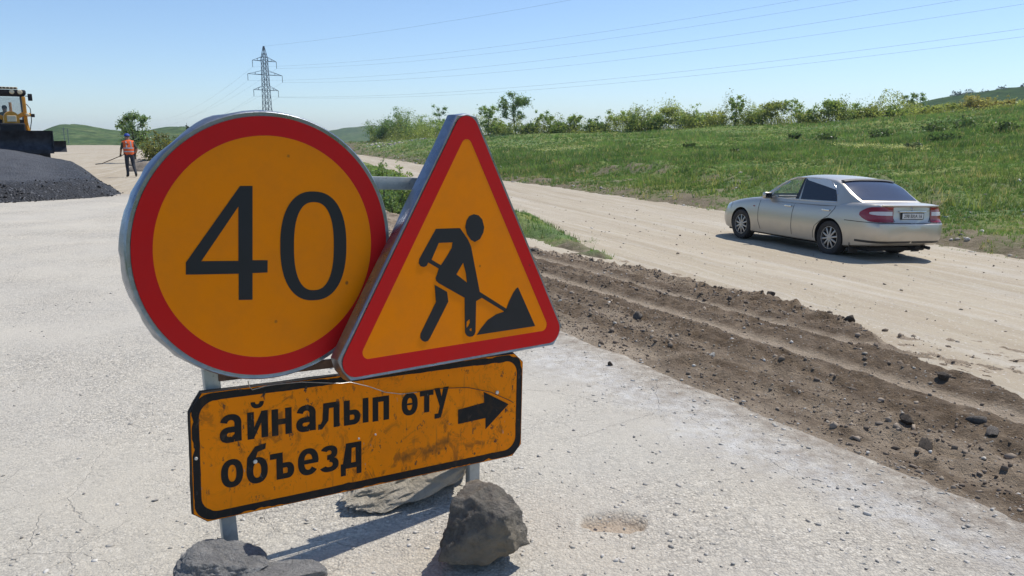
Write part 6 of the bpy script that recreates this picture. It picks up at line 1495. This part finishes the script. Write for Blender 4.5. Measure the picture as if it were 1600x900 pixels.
for x, y in ((0, 0.98), (0, -0.98), (-5.6, 0.98), (-5.6, -0.98), (-7.15, 0.98), (-7.15, -0.98)): gwheel(x, y)
MB().beam((0.35, 0, 1.25), (-0.6, 0, 1.85), 0.42, 0.40, bev=0.04).beam((-0.5, 0, 1.83), (-3.9, 0, 1.95), 0.34, 0.38, bev=0.04).build('gooseneck', M_YEL, gr, smooth=40)
# rounded nose with the pale square panel
V = arc(0, 0, 0.27, 0, 180, 16); nose = [(y, z) for y, z in [(0.27, -0.24)] + V + [(-0.27, -0.24)]]
nb_ = MB(); n_ = len(nose); VV = [(-0.25, y, 2.02 + z) for y, z in nose] + [(0.30, y * 0.96, 2.0 + z) for y, z in nose]
nb_.add(VV, [tuple(range(n_ - 1, -1, -1)), tuple(range(n_, 2 * n_))] + [(i, (i + 1) % n_, n_ + (i + 1) % n_, n_ + i) for i in range(n_)])
no = nb_.build('nose_cowl', M_YEL, gr, smooth=35); no.location.z = -0.02
MB().box((0.31, 0, 1.99), (0.03, 0.32, 0.24), bev=0.02).build('nose_panel', M_CREAM, no)
MB().box((0.20, 0, 1.55), (0.30, 0.85, 0.50), bev=0.05).build('radiator_frame', M_DARKM, gr)
for s_ in (-1, 1):
    MB().beam((-1.9, s_ * 0.60, 1.75), (-1.9, s_ * 0.60, 2.92), 0.13, 0.15, bev=0.02).build('lift_post', M_YEL, gr, smooth=40)
    MB().beam((-1.9, s_ * 0.15, 2.0), (-1.9, s_ * 0.60, 2.25), 0.18, 0.16).beam((-1.9, s_ * 0.6, 1.85), (-2.0, s_ * 0.75, 1.0), 0.10, 0.10).build('lift_arm', M_YEL, gr)
    lb = MB().box((-1.6, s_ * 0.66, 2.18), (0.16, 0.22, 0.15), bev=0.03).build('headlight_box', M_YEL, gr, smooth=40)
    MB().lathe([(0.001, 0.02), (0.06, 0.012), (0.07, 0.0)], (-1.52, s_ * 0.66, 2.18), (1, 0, 0), 16).build('headlight', M_LENS, lb, smooth=50)
    MB().box((-1.62, s_ * 0.86, 2.15), (0.10, 0.12, 0.14), bev=0.02).build('turn_lamp', M_DARKM, gr)
    MB().beam((-3.9, s_ * 0.72, 3.05), (-3.6, s_ * 0.92, 3.02), 0.03, 0.03).box((-3.58, s_ * 0.95, 2.98), (0.06, 0.17, 0.30), bev=0.02).build('mirror', M_DARKM, gr, smooth=40)
    MB().tube([(-3.85, s_ * 0.82, 1.5), (-3.75, s_ * 0.92, 2.0), (-3.75, s_ * 0.92, 2.5), (-3.85, s_ * 0.80, 2.7)], 0.018, 6).build('handrail', M_DARKM, gr)
mb_ = plate_curved(MB(), -2.45, 0.12, 3.85, 0.62, 1.10, 0.10, 0.03, 9, 0.0).build('mouldboard', M_BLADE, gr, smooth=40)
MB().lathe([(0.62, 0.0), (0.72, 0.0), (0.72, 0.12), (0.62, 0.12)], (-2.45, 0, 1.20), (0, 0, 1), 28, close=True).beam((0.1, 0, 1.05), (-2.2, 0.45, 1.24), 0.12, 0.14).beam((0.1, 0, 1.05), (-2.2, -0.45, 1.24), 0.12, 0.14).build('circle_drawbar', M_DARKM, gr)
# cab
cab = MB()
for x in (-3.95, -5.35):
    for s_ in (-1, 1): cab.beam((x, s_ * 0.72, 1.45), (x - 0.03, s_ * 0.70, 3.10), 0.09, 0.09)
cab.box((-4.65, 0, 1.50), (1.5, 1.5, 0.12)); cab.build('cab_frame', M_DARKM, gr)
MB().box((-3.93, 0, 1.78), (0.06, 1.42, 0.50), bev=0.02).build('cab_apron', M_DARKM, gr)
rf = MB().box((-4.65, 0, 3.19), (1.75, 1.66, 0.22), bev=0.06).build('cab_roof', M_DARKM, gr, smooth=40)
MB().box((-3.85, 0, 3.10), (0.06, 1.42, 0.16), bev=0.02).build('roof_visor', M_DARKM, rf)
def pane(nm, P): MB().add(P, [(0, 1, 2, 3)]).build(nm, M_CABGL, gr)
pane('front_pane', [(-3.94, -0.67, 2.03), (-3.94, 0.67, 2.03), (-3.96, 0.66, 3.04), (-3.96, -0.66, 3.04)])
pane('rear_pane', [(-5.36, -0.67, 2.0), (-5.36, 0.67, 2.0), (-5.38, 0.66, 3.04), (-5.38, -0.66, 3.04)])
for s_ in (-1, 1): pane('side_pane', [(-4.0, s_ * 0.725, 1.9), (-5.3, s_ * 0.725, 1.9), (-5.3, s_ * 0.705, 3.04), (-4.0, s_ * 0.705, 3.04)])
lb = MB().box((-3.75, 0.10, 3.36), (0.14, 0.86, 0.10), bev=0.02).build('light_bar', M_CREAM, rf, smooth=40)
for k in range(6): MB().box((-3.675, -0.24 + 0.135 * k, 3.36), (0.02, 0.09, 0.06)).build('light_bar_lamp', M_DARKM, lb)
MB().lathe([(0.001, 0.16), (0.05, 0.15), (0.075, 0.10), (0.08, 0.0)], (-3.8, -0.47, 3.31), (0, 0, 1), 16).build('beacon', M_BEAC, rf, smooth=50)
for y in (-0.55, 0.30, 0.60):
    MB().lathe([(0.001, 0.05), (0.08, 0.04), (0.10, 0.0), (0.06, -0.06), (0.001, -0.07)], (-3.72, y, 3.20), (1, 0, 0), 16).build('work_lamp', M_LENS, rf, smooth=50)
MB().box((-6.5, 0, 1.72), (2.2, 1.15, 1.0), bev=0.08).box((-6.4, 0, 1.05), (2.6, 0.9, 0.5), bev=0.05).tube([(-6.2, 0.3, 2.2), (-6.2, 0.3, 2.85)], 0.06, 10).build('engine_hood', M_YEL, gr, smooth=40)
MB().box((-4.75, 0, 1.62), (0.5, 0.52, 0.14), bev=0.05).box((-5.0, 0, 2.0), (0.14, 0.5, 0.7), bev=0.05).build('operator_seat', M_DARKM, gr, smooth=50)
MB().tube([(-4.05, 0, 1.8), (-4.25, 0, 2.15)], 0.03, 8).lathe([(0.17, -0.015), (0.185, 0.0), (0.17, 0.015), (0.155, 0)], (-4.26, 0, 2.16), (-0.5, 0, 1), 20, close=True).build('steering_column', M_DARKM, gr)
# operator, a person of his own on the seat
JO = dict(pelvis=((0, 0, 0.12), (0.16, 0.13)), belly=((0.02, 0, 0.28), (0.16, 0.13)), chest=((0.05, 0, 0.50), (0.185, 0.135)), neck=((0.07, 0, 0.665), 0.06), headb=((0.085, 0, 0.755), 0.083), headt=((0.095, 0, 0.86), 0.092), nose=((0.19, 0, 0.785), 0.016), earl=((0.08, 0.085, 0.79), 0.015), earr=((0.08, -0.085, 0.79), 0.015),
 shl=((0.05, 0.19, 0.59), 0.07), ell=((0.16, 0.29, 0.36), 0.05), wrl=((0.36, 0.19, 0.42), 0.034), Lpalm=((0.41, 0.165, 0.44), 0.036), shr=((0.05, -0.19, 0.59), 0.07), elr=((0.16, -0.29, 0.36), 0.05), wrr=((0.36, -0.19, 0.42), 0.034), Rpalm=((0.41, -0.165, 0.44), 0.036),
 hil=((0.05, 0.10, 0.10), 0.10), knl=((0.46, 0.14, 0.12), 0.07), anl=((0.50, 0.14, -0.28), 0.05), tol=((0.64, 0.15, -0.32), 0.04), hir=((0.05, -0.10, 0.10), 0.10), knr=((0.46, -0.14, 0.12), 0.07), anr=((0.50, -0.14, -0.28), 0.05), tor=((0.64, -0.15, -0.32), 0.04))
BO = [('pelvis', 'belly', 'torso'), ('belly', 'chest', 'torso'), ('chest', 'neck', 'neck'), ('neck', 'headb', 'head'), ('headb', 'headt', 'head'), ('headb', 'nose', 'head'), ('headb', 'earl', 'head'), ('headb', 'earr', 'head'), ('chest', 'shl', 'torso'), ('shl', 'ell', 'uarm'), ('ell', 'wrl', 'farm'), ('wrl', 'Lpalm', 'glove'), ('chest', 'shr', 'torso'), ('shr', 'elr', 'uarm'), ('elr', 'wrr', 'farm'), ('wrr', 'Rpalm', 'glove'), ('pelvis', 'hil', 'leg'), ('hil', 'knl', 'leg'), ('knl', 'anl', 'leg'), ('anl', 'tol', 'foot'), ('pelvis', 'hir', 'leg'), ('hir', 'knr', 'leg'), ('knr', 'anr', 'leg'), ('anr', 'tor', 'foot')]
hand(JO, BO, 'L', None, JO['Lpalm'][0], (0.8, -0.3, 0.3), (0.1, 0.5, -0.8), 0.9, 'glove'); hand(JO, BO, 'R', None, JO['Rpalm'][0], (0.8, 0.3, 0.3), (0.1, -0.5, -0.8), 0.9, 'glove')
GM = Matrix.Translation((-19.90, 31.25, GZ)) @ Matrix.Rotation(math.atan2(-0.818, 0.575), 4, 'Z'); op = GM @ Vector((-4.78, 0, 1.70))
pe_ = empty('person', tuple(op), math.atan2(-0.818, 0.575), 'grader operator in dark clothes sitting in the cab', 'person')
bo_, LO, _c = person_body('body', JO, BO, [M_SKIN, M_TROUS, M_SHIRT, M_BOOT], lambda l, c: {'leg': 1, 'foot': 3, 'torso': 2, 'uarm': 2, 'farm': 2}.get(l, 0), pe_)
MB().lathe([(0.001, 0.105), (0.05, 0.10), (0.09, 0.07), (0.105, 0.02), (0.10, -0.05)], (0.088, 0, 0.855), (0, 0, 1), 18).build('hair', simple('dark_hair', (0.02, 0.016, 0.013), 0.7), pe_, smooth=60)

# ------------------------------------------------------------------ power line
M_STEEL = simple('pylon_steel', (0.10, 0.115, 0.15), 0.6, 0.3); M_CABLE = simple('power_cable', (0.10, 0.105, 0.12), 0.5, 0.4); M_INS = simple('insulator_glass', (0.10, 0.12, 0.14), 0.3)
T1 = Vector((-102.5, 330, -1.0)); LD = Vector((0.72, -0.69, 0)).normalized(); AD = Vector((0.69, 0.72, 0)).normalized()
py = empty('pylon', tuple(T1), 0, 'steel lattice power pylon with three pairs of cross arms', 'pylon')
def hwid(z): return 3.6 * (1 - z / 15) + 1.35 * (z / 15) if z < 15 else (1.35 - (z - 15) / 17 * 0.35 if z < 35 else 1.0 * (41 - z) / 6 + 0.05)
lv = [0, 4.5, 8.5, 12, 15, 17.5, 20, 22.6, 25, 27, 29.3, 31.5, 33.3, 35, 37.5, 40.3]
def cor(z, i, k): h_ = hwid(z); return LD * (h_ * i) + AD * (h_ * k) + Vector((0, 0, z))
CC = ((-1, -1), (1, -1), (1, 1), (-1, 1))
for i, k in CC:
    b = MB()
    for a, c in zip(lv[:-1], lv[1:]): b.beam(cor(a, i, k), cor(c, i, k), 0.20, 0.20)
    b.build('tower_leg', M_STEEL, py)
for q in range(4):
    (i, k), (i2, k2) = CC[q], CC[(q + 1) % 4]; b = MB()
    for a, c in zip(lv[:-1], lv[1:]):
        b.beam(cor(a, i, k), cor(c, i2, k2), 0.10, 0.10); b.beam(cor(a, i2, k2), cor(c, i, k), 0.10, 0.10); b.beam(cor(c, i, k), cor(c, i2, k2), 0.10, 0.10)
    b.build('lattice_bracing', M_STEEL, py)
arms = []
for z, hl in ((34.4, 5.4), (28.9, 7.8), (22.7, 5.6)):
    for s_ in (-1, 1):
        b = MB(); tipv = AD * (hl * s_) + Vector((0, 0, z))
        for i in (-1, 1):
            b.beam(cor(z, i, s_), tipv, 0.16, 0.16); b.beam(cor(z + 1.7, i, s_), tipv, 0.11, 0.11)
        mid = (cor(z, -1, s_) + tipv) / 2; b.beam(mid, (cor(z + 1.7, 1, s_) + tipv) / 2, 0.08, 0.08); b.beam((cor(z, 1, s_) + tipv) / 2, (cor(z + 1.7, -1, s_) + tipv) / 2, 0.08, 0.08)
        b.build('cross_arm', M_STEEL, py)
        MB().lathe([(0.05, 0.0)] + [(0.16 if j % 2 else 0.06, -0.15 * j) for j in range(1, 18)] + [(0.05, -2.7)], tuple(tipv), (0, 0, 1), 8).build('insulator_string', M_INS, py)
        arms.append((T1 + tipv + Vector((0, 0, -2.7)), s_, z))
def cable(a, b_, sag, n_=60):
    return [a.lerp(b_, t) + Vector((0, 0, -4 * sag * t * (1 - t))) for t in np.linspace(0, 1, n_)]
names_ = {34.4: 'upper', 28.9: 'middle', 22.7: 'lower'}
for a, s_, z in arms:
    b_ = a + LD * 345 + Vector((0, 0, 7.2))
    o = MB().tube(cable(a, b_, 6.3), 0.018, 5).build('power_cable', M_CABLE, None, smooth=60)
    tag(o, f'{names_[z]} power cable from the {"left" if s_ < 0 else "right"} arm of the pylon across the sky to the right', 'cable', 'power line cables')
    c_ = a + Vector((-215, 380, -12)) 
    o = MB().tube(cable(a, c_, 5.5, 30), 0.018, 5).build('power_cable', M_CABLE, None, smooth=60)
    tag(o, f'{names_[z]} power cable from the {"left" if s_ < 0 else "right"} arm of the pylon receding to the far left', 'cable', 'power line cables')
pk = T1 + Vector((0, 0, 40.3))
tag(MB().tube(cable(pk, pk + LD * 345 + Vector((0, 0, 7.2)), 4.5), 0.02, 5).build('earth_wire', M_CABLE, None, smooth=60), 'thin earth wire running from the pylon peak up to the top edge', 'cable')
# a distant pole on the left hillside
for i, (x, h_, lab) in enumerate([(101, 9.0, 'far utility pole on the left hillside, left one'), (107, 8.0, 'far utility pole on the left hillside, right one')]):
    Yd = 420; pl = MB().tube([(bear(x, Yd), Yd, -1), (bear(x, Yd), Yd, -1 + h_)], 0.16, 6).beam((bear(x, Yd) - 0.9, Yd, h_ - 2), (bear(x, Yd) + 0.9, Yd, h_ - 2), 0.12, 0.12).build('utility_pole', M_STEEL); tag(pl, lab, 'pole')

# ------------------------------------------------------------------ air

bm_ = MB().box((0, 0, 38.5), (8200, 8200, 83))
hm = bpy.data.materials.new('haze_air'); hm.use_nodes = True; nt = hm.node_tree
for q in list(nt.nodes):
    if q.type == 'BSDF_PRINCIPLED': nt.nodes.remove(q)
pv = nt.nodes.new('ShaderNodeVolumePrincipled'); pv.inputs['Color'].default_value = (0.74, 0.87, 1.0, 1); pv.inputs['Density'].default_value = 0.00018; pv.inputs['Anisotropy'].default_value = 0.0
nt.links.new(pv.outputs[0], nt.nodes['Material Output'].inputs['Volume'])
hz = bm_.build('haze', hm); tag(hz, 'thin pale haze in the air', 'haze', kind='stuff')
